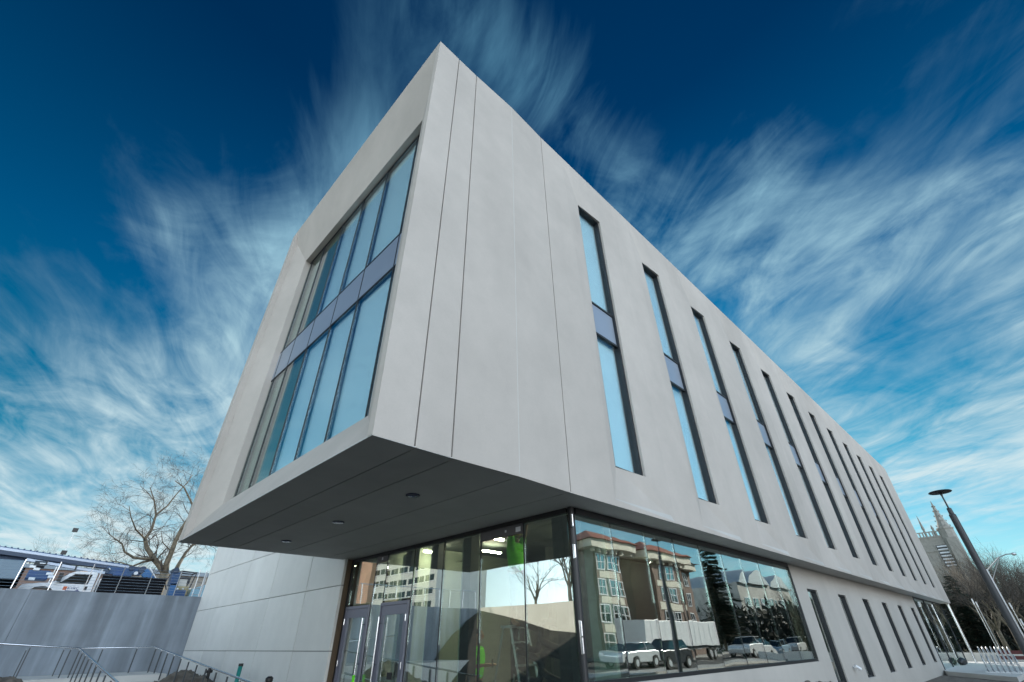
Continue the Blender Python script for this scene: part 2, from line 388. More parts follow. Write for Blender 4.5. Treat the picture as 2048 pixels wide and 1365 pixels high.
# corner panel starts at the funnel edge
plain_panel(X0-.009, 2.58); plain_panel(2.58, 3.10)
# folded panel with a faint crease at 4.21
b = MB(); g = .009
b.hexa([(3.10+g, Y0, ZB), (4.21, Y0-.036, ZB), (4.21, Y0+.12, ZB), (3.10+g, Y0+.12, ZB), (3.10+g, Y0, ZT), (4.21, Y0-.036, ZT), (4.21, Y0+.12, ZT), (3.10+g, Y0+.12, ZT)])
b.hexa([(4.21, Y0-.036, ZB), (5.32-g, Y0, ZB), (5.32-g, Y0+.12, ZB), (4.21, Y0+.12, ZB), (4.21, Y0-.036, ZT), (5.32-g, Y0, ZT), (5.32-g, Y0+.12, ZT), (4.21, Y0+.12, ZT)])
part('wall_panel', b, MC)
part('joint_backing', B(2.3, 5.4, Y0+.03, Y0+.10, ZB+.02, ZT-.02), MSEAL)

ZWB, ZWT = 4.13, 11.17
def window_parts(w, x, z0, z1, yg, spz=None, m=G_UP):
    """frame mesh at origin-relative bay; returns meshes"""
def bay(x0, pitch, wl, ww, zb, zt, wb, wt, y, off_l, off_b, mtl, depth):
    """one precast bay, window opening with splayed left and bottom facets; coordinates relative to x0"""
    b = MB(); xl, xr, xp = wl, wl+ww, pitch
    A = lambda x, z, o=0: (x, y+o, z)
    TL, TR, BR, BL = A(xl, wt, off_l), A(xr, wt, 0), A(xr, wb, 0), A(xl, wb, off_b)
    F2 = A(xl-.24, zb+.10); F3 = A(xp, zb+.02)
    xf = max(xl-.55, .05)
    if off_b:
        T1 = A(xf, wt+.5)
        b.poly([A(0, zb), A(xl-.24, zb), F2, T1, A(xf, zt), A(0, zt)])                      # flat left
        b.poly([F2, BL, TL, T1])                                                         # left facet
        b.poly([T1, TL, TR, A(xr, zt), A(xf, zt)])
        b.poly([A(xl-.24, zb), A(xp, zb), F3, F2])
        b.poly([F2, F3, BL]); b.poly([F3, BR, BL])
        b.poly([BR, F3, A(xp, zt), A(xr, zt), TR])
    else:
        b.poly([A(0, zb), A(xl, zb), BL, TL, A(xl, zt), A(0, zt)])
        b.poly([TL, TR, A(xr, zt), A(xl, zt)]); b.poly([A(xl, zb), A(xr, zb), BR, BL]); b.poly([A(xr, zb), A(xp, zb), A(xp, zt), A(xr, zt), TR, BR])
    D_ = depth
    for p, q in ((TL, TR), (TR, BR), (BR, BL), (BL, TL)):
        b.poly([p, q, (q[0], y+D_, q[2]), (p[0], y+D_, p[2])])
    # back skin and outer edges give the panel its thickness
    yb = y+.30
    b.poly([A(0, zb), (0, yb, zb), (0, yb, zt), A(0, zt)]); b.poly([A(xp, zb), (xp, yb, zb), (xp, yb, zt), A(xp, zt)])
    b.poly([A(0, zb), A(xp, zb), (xp, yb, zb), (0, yb, zb)]); b.poly([A(0, zt), A(xp, zt), (xp, yb, zt), (0, yb, zt)])
    b.poly([(0, yb, zb), (xl, yb, zb), (xl, yb, zt), (0, yb, zt)]); b.poly([(xr, yb, zb), (xp, yb, zb), (xp, yb, zt), (xr, yb, zt)])
    return b
def slot_window(x0, wl, ww, wb, wt, yg, sp):
    xl, xr = x0+wl, x0+wl+ww
    f = MB(); t = .04
    f.box(xl, xl+t, yg-.045, yg+.08, wb, wt); f.box(xr-t, xr, yg-.07, yg+.08, wb, wt)
    f.box(xl+t, xr-t, yg-.03, yg+.08, wb, wb+.045); f.box(xl+t, xr-t, yg-.07, yg+.08, wt-t, wt)
    if sp:
        f.box(xl+t, xr-t, yg-.035, yg+.08, sp[0]-.05, sp[0]); f.box(xl+t, xr-t, yg-.035, yg+.08, sp[1], sp[1]+.05)
    w_ = part('window', f, MFR)
    if sp:
        for a, c in ((wb+.045, sp[0]-.05), (sp[1]+.05, wt-t)): B(xl+t, xr-t, yg, yg+.018, a, c).build('pane', G_UP, w_); B(xl+.01, xr-.01, yg+.10, yg+.104, a-.03, c+.03).build('pane_backing', MSKYBACK, w_)  # added backing sheets stand in for pale sky mirrored in the panes
        B(xl+t, xr-t, yg-.012, yg+.05, sp[0], sp[1]).build('spandrel', MSP, w_)
    else: B(xl+t, xr-t, yg, yg+.018, wb+.045, wt-t).build('pane', G_STA, w_)
    return w_
PITCH = 3.11; NB = 13
for i in range(NB):
    xs = 5.32+.009+PITCH*i if i == 0 else 5.32+PITCH*i
    pw = PITCH-(.009 if i == 0 else 0)
    bm_ = bay(0, pw, 6.72-5.32-(.009 if i == 0 else 0), .90, ZB, ZT, ZWB, ZWT, Y0, .05, .06, MC, .19)
    if i < 12:
        o = part('wall_panel', bm_, MC); o.location.x = xs
        slot_window(5.32+PITCH*i, 1.40, .90, ZWB, ZWT, Y0+.125, (7.10, 7.90))
endx = 5.32+PITCH*12
part('wall_panel', B(endx, X1, Y0, Y0+.25, ZB, ZT), MC)
part('joint_line', B(4.203, 4.215, Y0-.038, Y0-.02, ZB+.01, ZT-.01), mat('light_sealant', (.49, .475, .45), .7))
# --- end facade with the big window: four splayed bands round the recessed opening
XO = 2.43; OY0, OY1, OZ0, OZ1 = 5.15, 11.2, 4.09, 11.17; XG = XO+.17
def band(name, o1, o2, i2, i1, back):
    b = MB(); b.poly([o1, o2, i2, i1])
    b.poly([i1, i2, (XG+.1, i2[1], i2[2]), (XG+.1, i1[1], i1[2])])
    return part(name, b, MC, recalc=False)
band('frame_band', (X0, Y0, ZT), (X0, Y1, ZT), (XO, OY1, OZ1), (XO, OY0, OZ1), 0)
band('frame_band', (X0, Y1, ZB), (X0, Y0, ZB), (XO, OY0, OZ0), (XO, OY1, OZ0), 0)
band('frame_band', (X0, Y1, ZT), (X0, Y1, ZB), (XO, OY1, OZ0), (XO, OY1, OZ1), 0)
band('frame_band', (X0, Y0, ZB), (X0, Y0, ZT), (XO, OY0, OZ1), (XO, OY0, OZ0), 0)
# curtain wall
my = [5.15, 5.52, 6.80, 7.95, 9.10, 10.20, 11.03, 11.2]
cw = MB(); t = .035
for y in my[1:-1]: cw.box(XG-.035, XG+.05, y-.015, y+.015, OZ0, OZ1)
SPZ = (7.10, 7.94)
for z in (OZ0+.02, SPZ[0], SPZ[1], OZ1-.02):
    for a, c in zip(my[:-1], my[1:]): cw.box(XG-.033, XG+.048, a+.0155, c-.0155, z-.02, z+.02)
cwf = part('window_frame', cw, MFR)
G_GR = glass('grey_green_glass', .10, (.72, .80, .76))
def pane_x(x, y0, y1, z0, z1, m, parent, name='pane', tilt=0):
    o = B(-.009, .009, -(y1-y0)/2, (y1-y0)/2, -(z1-z0)/2, (z1-z0)/2).build(name, m, parent); o.location = (x, (y0+y1)/2, (z0+z1)/2); o.rotation_euler.z = tilt; return o
for k, (a, c) in enumerate(zip(my[:-1], my[1:])):
    for z0, z1 in ((OZ0+.05, SPZ[0]-.03), (SPZ[1]+.03, OZ1-.05)):
        pane_x(XG-.012, a+.016, c-.016, z0, z1, G_GR if k >= 4 else G_UP, cwf)
        B(XG+.06, XG+.064, a+.002, c-.002, z0-.04, z1+.04).build('pane_backing', MSKYBACK if k < 4 else mat('green_grey_backing', (.34, .40, .36), .8), cwf)  # added sheets: pale sky look for most panes, green-grey for the last
for a, c in ((5.15, 6.79), (6.81, 9.09), (9.11, 11.2)):
    B(XG-.03, XG+.05, a+.004, c-.004, SPZ[0]+.03, SPZ[1]-.03).build('spandrel', MSP, cwf)
# roof, back, interior floors
part('roof', B(X0+.42, X1, Y0+.302, Y1-.3, ZT-.3, ZT-.02), MPAVE)
part('roof_edge', MB().box(X0+.42, X1, Y0+.12, Y0+.40, ZT-.018, ZT+.03), MGALV)
part('rear_wall', B(X0+.0, X1, Y1-.29, Y1, ZB+.001, ZT-.001), MC)
part('end_wall', B(X1-.31, X1-.002, Y0+.255, Y1-.30, ZB+.003, ZT-.004), MC)
part('upper_floor', B(X0+.62, X1-.32, Y0+.33, Y1-.31, 3.96, 4.06), MFLOOR)
part('middle_floor', B(X0+.75, X1-.32, Y0+.40, Y1-.31, 7.2, 7.9), MINT)
part('interior_wall', B(X0+.75, X1-.4, 8.0, 8.12, 4.07, ZT-.4), MINT)
part('interior_wall', B(4.2, 4.3, 8.2, Y1-.4, 4.07, ZT-.4), MINT)
# soffit panels: strips parallel to the end facade, thin grooves between
sx = [X0, 2.60, 3.14, 4.20, 5.28, GX+.35]
for a, c in zip(sx[:-1], sx[1:]):
    g0 = 0 if a == X0 else .010; g1 = 0.0 if c > GX else .010
    part('soffit_panel', B(a+g0, c-g1, Y0+.001, Y1-.001, ZB-.001, ZB+.012), MCS)
part('soffit_backing', B(X0+.3, GX+.3, Y0+.13, Y1-.1, ZB+.0125, ZB+.1), MSLAB)
for i in range(13):
    a = GX+.35+3.01*i; part('soffit_panel', B(a, a+3.01-.006, Y0+.001, GY+.35, ZB-.001, ZB+.12), MCS)
part('soffit_panel', B(35.4, X1, GY+.352, Y1-.31, ZB, ZB+.12), MCS)
for px, py in ((826, 990), (677, 1044), (573, 1082)):
    p = at(px, py, Z=ZB)
    d = part('downlight', MB().lathe((p.x, p.y, ZB-.022), [(.075, 0), (.10, .0), (.105, .02), (.07, .021)], 24), mat('downlight_ring', (.05, .055, .09), .3, .6), smooth=False)
    MB().lathe((p.x, p.y, ZB-.028), [(.03, 0), (.074, .005)], 20).build('lens', mat('downlight_lens', (.10, .12, .22), .15), d)

# --- ground floor: entrance glass (end side)
ZH = ZB-.001
joints = [4.80, 5.80, 6.94, 8.08, 9.13, 10.24, 10.74, 11.86]
fr = MB()
fr.box(GX-.04, GX+.06, 4.80, 11.93, ZH-.07, ZH-.002); fr.box(GX-.05, GX+.07, 4.80, 11.93, .0, .05)
for y in joints[1:-1]: fr.box(GX-.012, GX+.03, y-.010, y+.010, .05, ZH-.07)
fr.box(GX-.05, GX+.08, 11.86, 11.945, .05, ZH-.07)
sf = part('storefront_frame', fr, MBLACK)
rnd = random.Random(4)
DH = 2.36
def stp(y0, y1, z0, z1, m=G_ST, x=GX): return pane_x(x, y0+.012, y1-.012, z0, z1, m, sf, 'pane', rnd.uniform(-.006, .006))
stp(4.80, 5.80, .05, ZH-.07)
stp(5.80, 6.94, .05, 3.17)
B(GX-.02, GX+.02, 5.81, 6.93, 3.185, ZH-.072).build('head_panel', MSP_ if False else mat('head_panel_grey', (.12, .115, .12), .5), sf)
B(GX-.024, GX-.02, 5.86, 5.98, 3.22, 3.30).build('sticker', MWHITE, sf); B(GX-.024, GX-.02, 6.22, 6.26, 3.25, 3.29).build('sticker', MWHITE, sf)
stp(6.94, 8.08, .05, ZH-.07); stp(8.08, 9.13, .05, ZH-.07)
stp(9.13, 10.24, DH+.04, ZH-.07); stp(10.74, 11.86, DH+.04, ZH-.07)
stp(10.24, 10.74, .05, 3.20)
B(GX-.02, GX+.02, 10.25, 10.73, 3.215, ZH-.072).build('head_panel', MATS['head_panel_grey'], sf)
B(GX-.03, GX-.02, 10.46, 10.50, 3.26, 3.31).build('sticker', MWHITE, sf)
def door(y0, y1, hinge_low):
    f = MB(); a = .11
    f.box(GX-.055, GX+.06, y0+.012, y0+.045, .0, DH); f.box(GX-.055, GX+.06, y1-.045, y1-.012, .0, DH); f.box(GX-.055, GX+.06, y0+.046, y1-.046, DH-.06, DH)
    d = part('door', f, MDOOR)
    lf = MB(); ya, yb, zt = y0+.05, y1-.05, DH-.066
    lf.box(GX-.035, GX+.025, ya, ya+a, .02, zt); lf.box(GX-.035, GX+.025, yb-a, yb, .02, zt)
    lf.box(GX-.035, GX+.025, ya+a, yb-a, zt-.17, zt); lf.box(GX-.035, GX+.025, ya+a, yb-a, .02, .27)
    lf.build('leaf', MDOOR, d)
    B(GX-.012, GX, ya+a, yb-a, .27, zt-.17).build('glass', G_ST, d)
    hy = (ya+.055) if not hinge_low else (yb-.055)
    h = MB().tube([(GX-.115, hy, .28), (GX-.115, hy, zt-.20)], .017, 12)
    for z in (.55, 1.25, zt-.32): h.tube([(GX-.115, hy, z), (GX-.03, hy, z)], .011, 8)
    h.build('handle', MSTEEL, d)
    hn = yb-.01 if not hinge_low else ya+.01
    for z in (.35, 1.25, 2.05): MB().tube([(GX-.06, yb+.0, z-.06), (GX-.06, yb+.0, z+.06)], .011, 8).build('hinge', MSTEEL, d) if not hinge_low else MB().tube([(GX-.06, ya, z-.06), (GX-.06, ya, z+.06)], .011, 8).build('hinge', MSTEEL, d)
    return d
d1 = door(10.74, 11.86, False); d2 = door(9.13, 10.24, True)
B(GX-.020, GX-.014, 9.52, 9.70, 1.02, 1.13).build('notice_plate', MBLACK, d2)
for d, y0, y1 in ((d1, 10.9, 11.7), (d2, 9.3, 10.07)): MB().box(GX+.03, GX+.07, y0, y1, .98, 1.05).build('push_bar', MGALV, d)
B(GX-.14, GX-.10, 10.82, 10.87, .92, 1.06).build('key_tag', MHIVIS, d1)
# corner post with clamps
cp = MB().tube([(GX, GY+.0, 0), (GX, GY, ZH)], .055, 16)
cpo = part('corner_post', cp, MBLACK)
for z in (.62, 1.55, 1.75, 2.75, 3.2):
    MB().box(GX-.075, GX-.045, GY-.06, GY-.035, z-.10, z+.10).tube([(GX-.07, GY-.07, z-.09), (GX-.07, GY-.07, z+.09)], .014, 8).build('clamp', MSTEEL, cpo)
# street glass
SA = [6.02, 7.05, 8.14, 9.22, 10.32, 11.42, 12.52, 13.62, 14.74, 15.84]
fa = MB(); SZ = 1.10
fa.box(6.05, 15.88, GY-.05, GY+.06, ZH-.10, ZH-.002); fa.box(6.05, 15.88, GY-.05, GY+.06, SZ-.01, SZ+.045)
for x in SA[1:-1]: fa.box(x-.007, x+.007, GY-.01, GY+.02, SZ+.045, ZH-.10)
fa.box(15.84, 15.90, GY-.05, GY+.08, SZ+.045, ZH-.10)
sa = part('street_window', fa, MBLACK)
for a, c in zip(SA[:-1], SA[1:]):
    o = B(-(c-a)/2+.008, (c-a)/2-.008, -.009, .009, 0, ZH-.10-SZ-.045).build('pane', G_STA, sa); o.location = ((a+c)/2, GY, SZ+.045); o.rotation_euler.z = rnd.uniform(-.006, .006); o.rotation_euler.x = rnd.uniform(-.004, .004)
part('plinth', B(6.0, 15.95, GY-.08, GY+.25, 0.002, SZ-.012), MCL)
# lower wall with slots
for i in range(6):
    xs = 15.95+3.245*i
    wl_ = (17.10+3.27*i)-xs
    o = part('lower_wall_panel', bay(0, 3.245, wl_, .98, .003, ZH-.002, .52, 2.84, GY, 0, 0, MCL, .24), MCL); o.location.x = xs
    slot_window(xs, wl_, .98, .52, 2.84, GY+.11, None)
part('corner_reveal', B(15.905, 15.949, GY, GY+.3, 0.003, ZH-.002), MCL)
lc = part('wall_camera', MB().tube([(19.02, GY-.02, .86), (19.02, GY-.10, .86)], .02, 8).tube([(18.98, GY-.08, .88), (19.12, GY-.17, .80)], .045, 12), MWHITE)
# far glazed corner: two framed screens meeting at the corner
def corner_screen(fg, panes):
    fo = part('corner_window', fg, MFR)
    for q in panes: B(*q).build('pane', G_STA, fo)
fg = MB()
for x in (35.42, 38.7, 42.0, 45.2): fg.box(x, x+.05, GY-.03, GY+.05, 0, ZH-.003)
for a, c in ((35.47, 38.7), (38.75, 42.0), (42.05, 45.2)): fg.box(a, c, GY-.025, GY+.045, ZH-.08, ZH-.004); fg.box(a, c, GY-.025, GY+.045, 0, .05)
corner_screen(fg, [(a, c, GY, GY+.018, .05, ZH-.08) for a, c in ((35.47, 38.7), (38.75, 42.0), (42.05, 45.2))])
fg = MB()
for y in (8.2, 11.6): fg.box(45.2, 45.25, y, y+.05, 0, ZH-.003)
for a, c in ((GY+.051, 8.2), (8.25, 11.6)): fg.box(45.202, 45.248, a, c, ZH-.08, ZH-.004); fg.box(45.202, 45.248, a, c, 0, .05)
corner_screen(fg, [(45.21, 45.228, a, c, .05, ZH-.08) for a, c in ((GY+.051, 8.2), (8.25, 11.6))])
part('steel_column', MB().tube([(45.45, 4.30, 0), (45.45, 4.30, ZB)], .07, 14), MSTEEL)
# ground floor interior
part('ground_floor', B(GX+.1, 45.1, GY+.1, Y1-.35, .012, .04), MFLOOR)
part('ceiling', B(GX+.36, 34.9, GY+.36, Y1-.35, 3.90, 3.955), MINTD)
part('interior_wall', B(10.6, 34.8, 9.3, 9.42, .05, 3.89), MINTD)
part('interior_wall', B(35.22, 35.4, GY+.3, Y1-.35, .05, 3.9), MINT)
part('interior_wall', B(GX+.1, 16.2, Y1-.34, Y1-.30, .05, 3.9), MINT)
for x, y in ((6.75, 5.55), (6.75, 8.15), (6.75, 9.35), (6.75, 10.45), (8.6, 6.6), (8.9, 8.9), (11.6, 6.4), (14.2, 6.4)):
    part('column', B(x, x+.22, y, y+.26, .05, 3.89), MDARK)
for y0, y1 in ((4.98, 5.42), (8.5, 8.95), (9.75, 10.2), (10.9, 11.5)):
    part('partition_panel', B(7.15, 7.22, y0, y1, .05, 3.6), mat('pale_panel', (.50, .60, .54), .7))
for x, y in ((9.4, 7.2), (7.9, 8.7), (9.2, 10.2), (12.0, 8.6), (15.0, 8.4), (8.0, 11.3), (8.7, 5.7)):  # strips glimpsed in the hall; the last is added to brighten behind the seat shells
    l = part('ceiling_light', B(x-.32, x+.32, y-.035, y+.035, 3.70, 3.74), MLAMP)

# --- rear wing: panelled wall beside the entrance
WX, WY0, WY1, WH = 5.74, 11.945, 24.66, 10.93
zj = [0.002, .13, 1.48, 2.83, 4.18, 5.53, 6.88, 8.23, 9.58, 10.93]
yj = [WY0, 14.0, 16.68, 19.35, 22.0, WY1]
for a, c in zip(yj[:-1], yj[1:]):
    for d, e in zip(zj[:-1], zj[1:]):
        g = .007; gv = .013
        part('wall_panel', B(WX, WX+.07, a+(gv if a > WY0 else 0), c-gv, d+g, e-g), MCW, bevel=.004)
part('wing_core', B(WX+.045, 16.0, WY0+.003, WY1-.01, .003, WH-.01), MSEAL)
part('entrance_reveal', B(WX+.07, GX+.1, WY0-.012, WY0+.0, .003, ZB), mat('bronze_reveal', (.11, .075, .045), .6))

# ================================================================== RETAINING WALLS
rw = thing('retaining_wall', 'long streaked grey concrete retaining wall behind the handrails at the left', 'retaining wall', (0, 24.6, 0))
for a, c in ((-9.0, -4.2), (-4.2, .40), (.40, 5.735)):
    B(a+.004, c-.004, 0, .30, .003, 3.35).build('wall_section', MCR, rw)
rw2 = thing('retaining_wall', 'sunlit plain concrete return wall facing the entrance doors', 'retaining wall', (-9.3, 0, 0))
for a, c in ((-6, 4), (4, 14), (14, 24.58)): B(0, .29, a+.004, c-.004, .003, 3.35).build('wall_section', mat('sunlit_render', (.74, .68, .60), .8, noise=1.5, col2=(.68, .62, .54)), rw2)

# added dark bank, profile cut to stand in for shade on the return wall
bk = MB(); prof = [(24.5, 3.2), (21, 2.65), (18.5, 2.1), (17, 1.95), (15, 2.2), (12, 2.35), (8, 1.9), (2, 1.2)]
rnd = random.Random(3); rows = []
for y, z in prof:
    rows.append([(-9.0+.45*i, y+rnd.uniform(-.15, .15), max(.002, z*(1-(i/9)**1.3)+rnd.uniform(-.06, .06) if 0 < i < 9 else (z if i == 0 else .0))) for i in range(10)])
for a, c in zip(rows[:-1], rows[1:]):
    for i in range(9): bk.poly([a[i], a[i+1], c[i+1], c[i]])
tag(bk.build('shade_bank', mat('shade_bank_dark', (.055, .047, .04), .95, noise=2.5, col2=(.03, .026, .023), bump=1.0, bscale=14), None), 'added dark bank standing in for shade at the foot of the sunlit return wall opposite the doors', 'added dark bank')
# cable guardrail on top
grd = thing('cable_guardrail', 'slim steel posts with thin horizontal cables along the top of the retaining wall', 'guardrail', (0, 24.78, 3.352))
pm = B(-.012, .012, -.02, .02, 0, .93).mesh('post', MSTEEL)
for i in range(-9, 7): link('post', pm, grd, (-.15+.975*i, 0, 0))
link('post', pm, grd, (5.66, 0, 0))
for k in range(9): MB().tube([(-8.9, 0, .09+.098*k), (5.7, 0, .09+.098*k)], .0035, 5).build('cable', MSTEEL, grd)
MB().tube([(-8.9, 0, .94), (-1.0, 0, .94)], .018, 8).build('top_rail', MSTEEL, grd)

# handrails
def rail(name, label, pts, post_idx, foot, r=.021, m=MSTEEL):
    t = thing(name, label, 'handrail', (0, 0, 0))
    MB().tube(pts, r, 12).build('top_rail', m, t, smooth=True)
    for a, fz in post_idx:
        p = a
        B(p[0]-.014, p[0]+.014, p[1]-.03, p[1]+.03, fz, p[2]-.05).build('post', mat('post_steel', (.06, .065, .07), .5, .2), t)
        MB().tube([(p[0], p[1], p[2]-.06), (p[0], p[1], p[2]-.015)], .008, 6).build('bracket', MSTEEL, t)
    return t
pa = at(0, 1288, Y=21.9); pj = at(160, 1297, Y=21.9); pe = at(235, 1365, X=2.2); pf = pe+(pe-pj)*.3
P1 = [at(-200, 1275, Y=21.9), pa, pj, pe, pf]
posts = []
for px in (-60, 62, 143):
    q = at(px, 1290+(px/160)*8, Y=21.9); q.z = pa.z+(pj.z-pa.z)*((q.x-pa.x)/(pj.x-pa.x)); posts.append((q, LZ))
for k in range(16):
    tt = k/9+.02
    q = pj+(pe-pj)*tt; posts.append((q, max(q.z-.88, .01)))
rail('handrail', 'stainless handrail running level then dropping down the steps, nearest at the left', P1, posts, 0)
pb = at(310, 1294, Y=23.6); pc = at(500, 1365, X=4.66); pd = pc+(pc-pb)*.3
P2 = [at(-100, 1283.5, Y=23.6), at(160, 1297.5, Y=23.6), pb, pc, pd]
posts = []
for px in (-20, 55, 130, 207, 275): q = at(px, 1296, Y=23.6); posts.append((Vector((q.x, q.y, pb.z)), LZ))
for k in range(15):
    q = pb+(pc-pb)*((k+.3)/11); posts.append((q, max(q.z-.84, .01)))
rail('handrail', 'second stainless handrail sloping down in front of the soil heap and panelled wall', P2, posts, 0)
tp = at(482, 1330, X=5.3)
t = thing('standpipe', 'upright teal plastic pipe stub with a dark cap against the pale panelled wall', 'pipe', (tp.x, tp.y, 0))
MB().tube([(0, 0, 0), (0, 0, tp.z-.03)], .055, 14).build('pipe', MTEAL, t, smooth=True); MB().tube([(0, 0, tp.z-.03), (0, 0, tp.z+.03)], .062, 14).build('cap', MBLACK, t)
bp_ = at(540, 1353, X=4.6)
t = thing('marker_post', 'short black rounded post just left of the entrance doors', 'post', (bp_.x, bp_.y, 0))
MB().lathe((0, 0, 0), [(.06, 0), (.06, bp_.z-.10), (.075, bp_.z-.08), (.075, bp_.z-.03), (.04, bp_.z)], 14).build('post_body', MBLACK, t)
hp = at(418, 1345, X=5.4)
t = thing('hydrant_valve', 'small dark capped valve pipe poking out of the soil heap', 'valve', (hp.x, hp.y, 0))
MB().tube([(0, 0, 0), (0, 0, hp.z+.1)], .05, 10).build('stem', MBLACK, t); MB().tube([(-.09, 0, hp.z+.02), (.09, 0, hp.z+.02)], .04, 10).build('cap', MBLACK, t)

# ================================================================== TREES
def perp(d):
    a = d.orthogonal().normalized(); return a, d.cross(a)
def grow(tb, wb, p, d, length, rad, depth, rnd, droop=0.0, maxd=5, kids=(2, 4), spread=.7):
    """one limb as a bent tapering tube; children leave it along its length"""
    n = 3 if depth > 2 else 4
    pts = [p.copy()]; rr = [rad]; q = p.copy(); dd = d.normalized()
    for i in range(n):
        a, b = perp(dd); an = rnd.uniform(0, 6.28)
        dd = (dd+(a*math.cos(an)+b*math.sin(an))*rnd.uniform(.08, .30)+Vector((0, 0, .06-droop*depth*.1))).normalized()
        q = q+dd*(length/n); pts.append(q.copy()); rr.append(rad*(1-.55*(i+1)/n))
    (tb if depth <= 1 else wb).tube(pts, rr, 6 if depth < 2 else (4 if depth < 3 else 3), cap=False)
    if depth >= maxd: return
    k = rnd.randint(*kids)
    for j in range(k):
        t = rnd.uniform(.35, 1.0) if j else 1.0
        i = min(int(t*n), n-1); s = pts[i].lerp(pts[i+1], t*n-i)
        dir0 = (pts[i+1]-pts[i]).normalized(); a, b = perp(dir0); an = rnd.uniform(0, 6.28)
        nd = (dir0+(a*math.cos(an)+b*math.sin(an))*rnd.uniform(spread*.6, spread*1.3)).normalized()
        grow(tb, wb, s, nd, length*rnd.uniform(.55, .82), max(rad*.45*(1.1-t*.2), .006), depth+1, rnd, droop, maxd, kids, spread)
def bare_meshes(h, seed, maxd=5, mt=None, mw=None, kids=(3, 4), spread=.7, trunk=.3, droop=0.0, tr=None):
    rnd = random.Random(seed); tb = MB(); wb = MB(); r = tr or h*.022
    tb.tube([(0, 0, -.1), (0, 0, h*trunk*.5), (0.05, .05, h*trunk)], [r*1.35, r*1.05, r*.95], 8)
    for i in range(4):
        an = i*1.57+rnd.uniform(-.5, .5); s = rnd.uniform(.25, .75)
        grow(tb, wb, Vector((.03, .03, h*trunk*rnd.uniform(.8, 1))), Vector((math.cos(an)*s, math.sin(an)*s, 1)), h*.34, r*.65, 1, rnd, droop, maxd, kids, spread)
    return tb.mesh('trunk', mt or MBARK, True, False), wb.mesh('crown', mw or MTWIG, False, False)
def put_tree(name, label, ms, loc, rz=0, s=1.0, group=None):
    t = thing(name, label, 'tree', loc, rz, group); t.scale = (s, s, s)
    link('trunk', ms[0], t); link('crown', ms[1], t); return t

# the big sycamore: limbs follow the photograph, twigs grown from them
def sycamore():
    YT = 48.0; rnd = random.Random(11)
    L = [([(328, 1150), (327, 1143), (318, 1130), (307, 1117), (293, 1095), (290, 1078), (303, 1060), (312, 1030), (309, 1003), (300, 975)], .26, .03, (0, .3)),
         ([(330, 1148), (333, 1128), (343, 1104), (351, 1082), (363, 1058), (378, 1035), (385, 1010), (368, 975), (350, 962)], .24, .03, (0, -.6)),
         ([(352, 1140), (358, 1128), (372, 1105), (383, 1093), (400, 1082), (420, 1078)], .17, .04, (0, .8)),
         ([(307, 1117), (290, 1118), (268, 1116), (249, 1104), (244, 1088), (230, 1078), (217, 1068)], .12, .02, (0, -.5)),
         ([(305, 1120), (285, 1125), (265, 1133), (240, 1125), (220, 1122)], .10, .02, (0, .6)),
         ([(312, 1030), (335, 1012), (352, 990), (375, 965), (385, 950)], .08, .02, (0, .9)),
         ([(290, 1078), (272, 1060), (262, 1035), (258, 1012)], .07, .02, (0, -1.)),
         ([(309, 1003), (295, 985), (280, 972)], .04, .015, (0, .2)),
         ([(383, 1093), (395, 1070), (402, 1045), (410, 1020)], .07, .02, (0, .4)),
         ([(343, 1104), (325, 1085), (322, 1062)], .05, .015, (0, 1.)),
         ([(400, 1082), (415, 1090), (428, 1096), (440, 1108)], .03, .012, (0, .1))]
    base = at(328, 1150, Y=YT); t = thing('sycamore_tree', 'large bare sycamore with a forked pale trunk rising behind the blue boom machine', 'tree', (base.x, YT, 3.15))
    tb = MB(); wb = MB(); off = Vector((base.x, YT, 3.15))
    b0 = at(329, 1150, Y=YT)-off
    tb.tube([(b0.x, b0.y, -.1), (b0.x, b0.y, b0.z*.5), (b0.x, b0.y, b0.z+.1)], [.42, .36, .34], 10)
    for pts, r0, r1, (a, dep) in L:
        n = len(pts); P = []
        for i, (x, y) in enumerate(pts): P.append(at(x, y, Y=YT+dep*3*(i/(n-1)))-off)
        rr = [r0+(r1-r0)*i/(n-1) for i in range(n)]
        tb.tube(P, rr, 7)
        for i in range(1, n):
            for k in range(3):
                s = P[i-1].lerp(P[i], rnd.random()); dr = (P[i]-P[i-1]).normalized(); a_, b_ = perp(dr); an = rnd.uniform(0, 6.28)
                nd = (dr*.6+(a_*math.cos(an)+b_*math.sin(an))*rnd.uniform(.6, 1.2)+Vector((0, 0, .15))).normalized()
                f = .45+.55*i/n
                if i < 3 and k: continue
                grow(wb, wb, s, nd, 1.15*f+.45, max(rr[i]*.35, .018), 2, rnd, .3, 5, (3, 4), .85)
    tb.build('trunk', MBARK, t, smooth=True, recalc=False); wb.build('crown', MTWIG, t, recalc=False)
sycamore()
BT = [bare_meshes(9, s, 5, None, None, (3, 4)) for s in (1, 2, 3)]
BTT = [bare_meshes(9, s, 5, mat('tan_bark', (.22, .18, .13), .9, noise=4), MTWIGT, (3, 4), .8) for s in (4, 5)]
g_l = 'bare trees beyond the machines at the left'
for k, (px, py, yy, s, kind) in enumerate([(165, 1108, 95, .95, 1), (200, 1100, 90, 1.0, 0), (235, 1085, 85, 1.05, 1), (262, 1092, 88, 1.0, 0), (292, 1100, 96, .95, 1)]):
    p = at(px, py, Y=yy); ht = p.z-3.15
    put_tree('bare_tree', ['leftmost fuzzy bare tree of the far row, beside the floodlight mast', 'second bare tree of the far row, right of the floodlight mast', 'tallest fuzzy tan tree in the far row', 'bare tree of the far row behind the sycamore\'s left limbs', 'fuzzy bare tree directly behind the sycamore trunk'][k], (BTT if kind else BT)[k % 2], (p.x, yy, 3.15), k*1.3, max(ht, 3)/10.2, g_l)
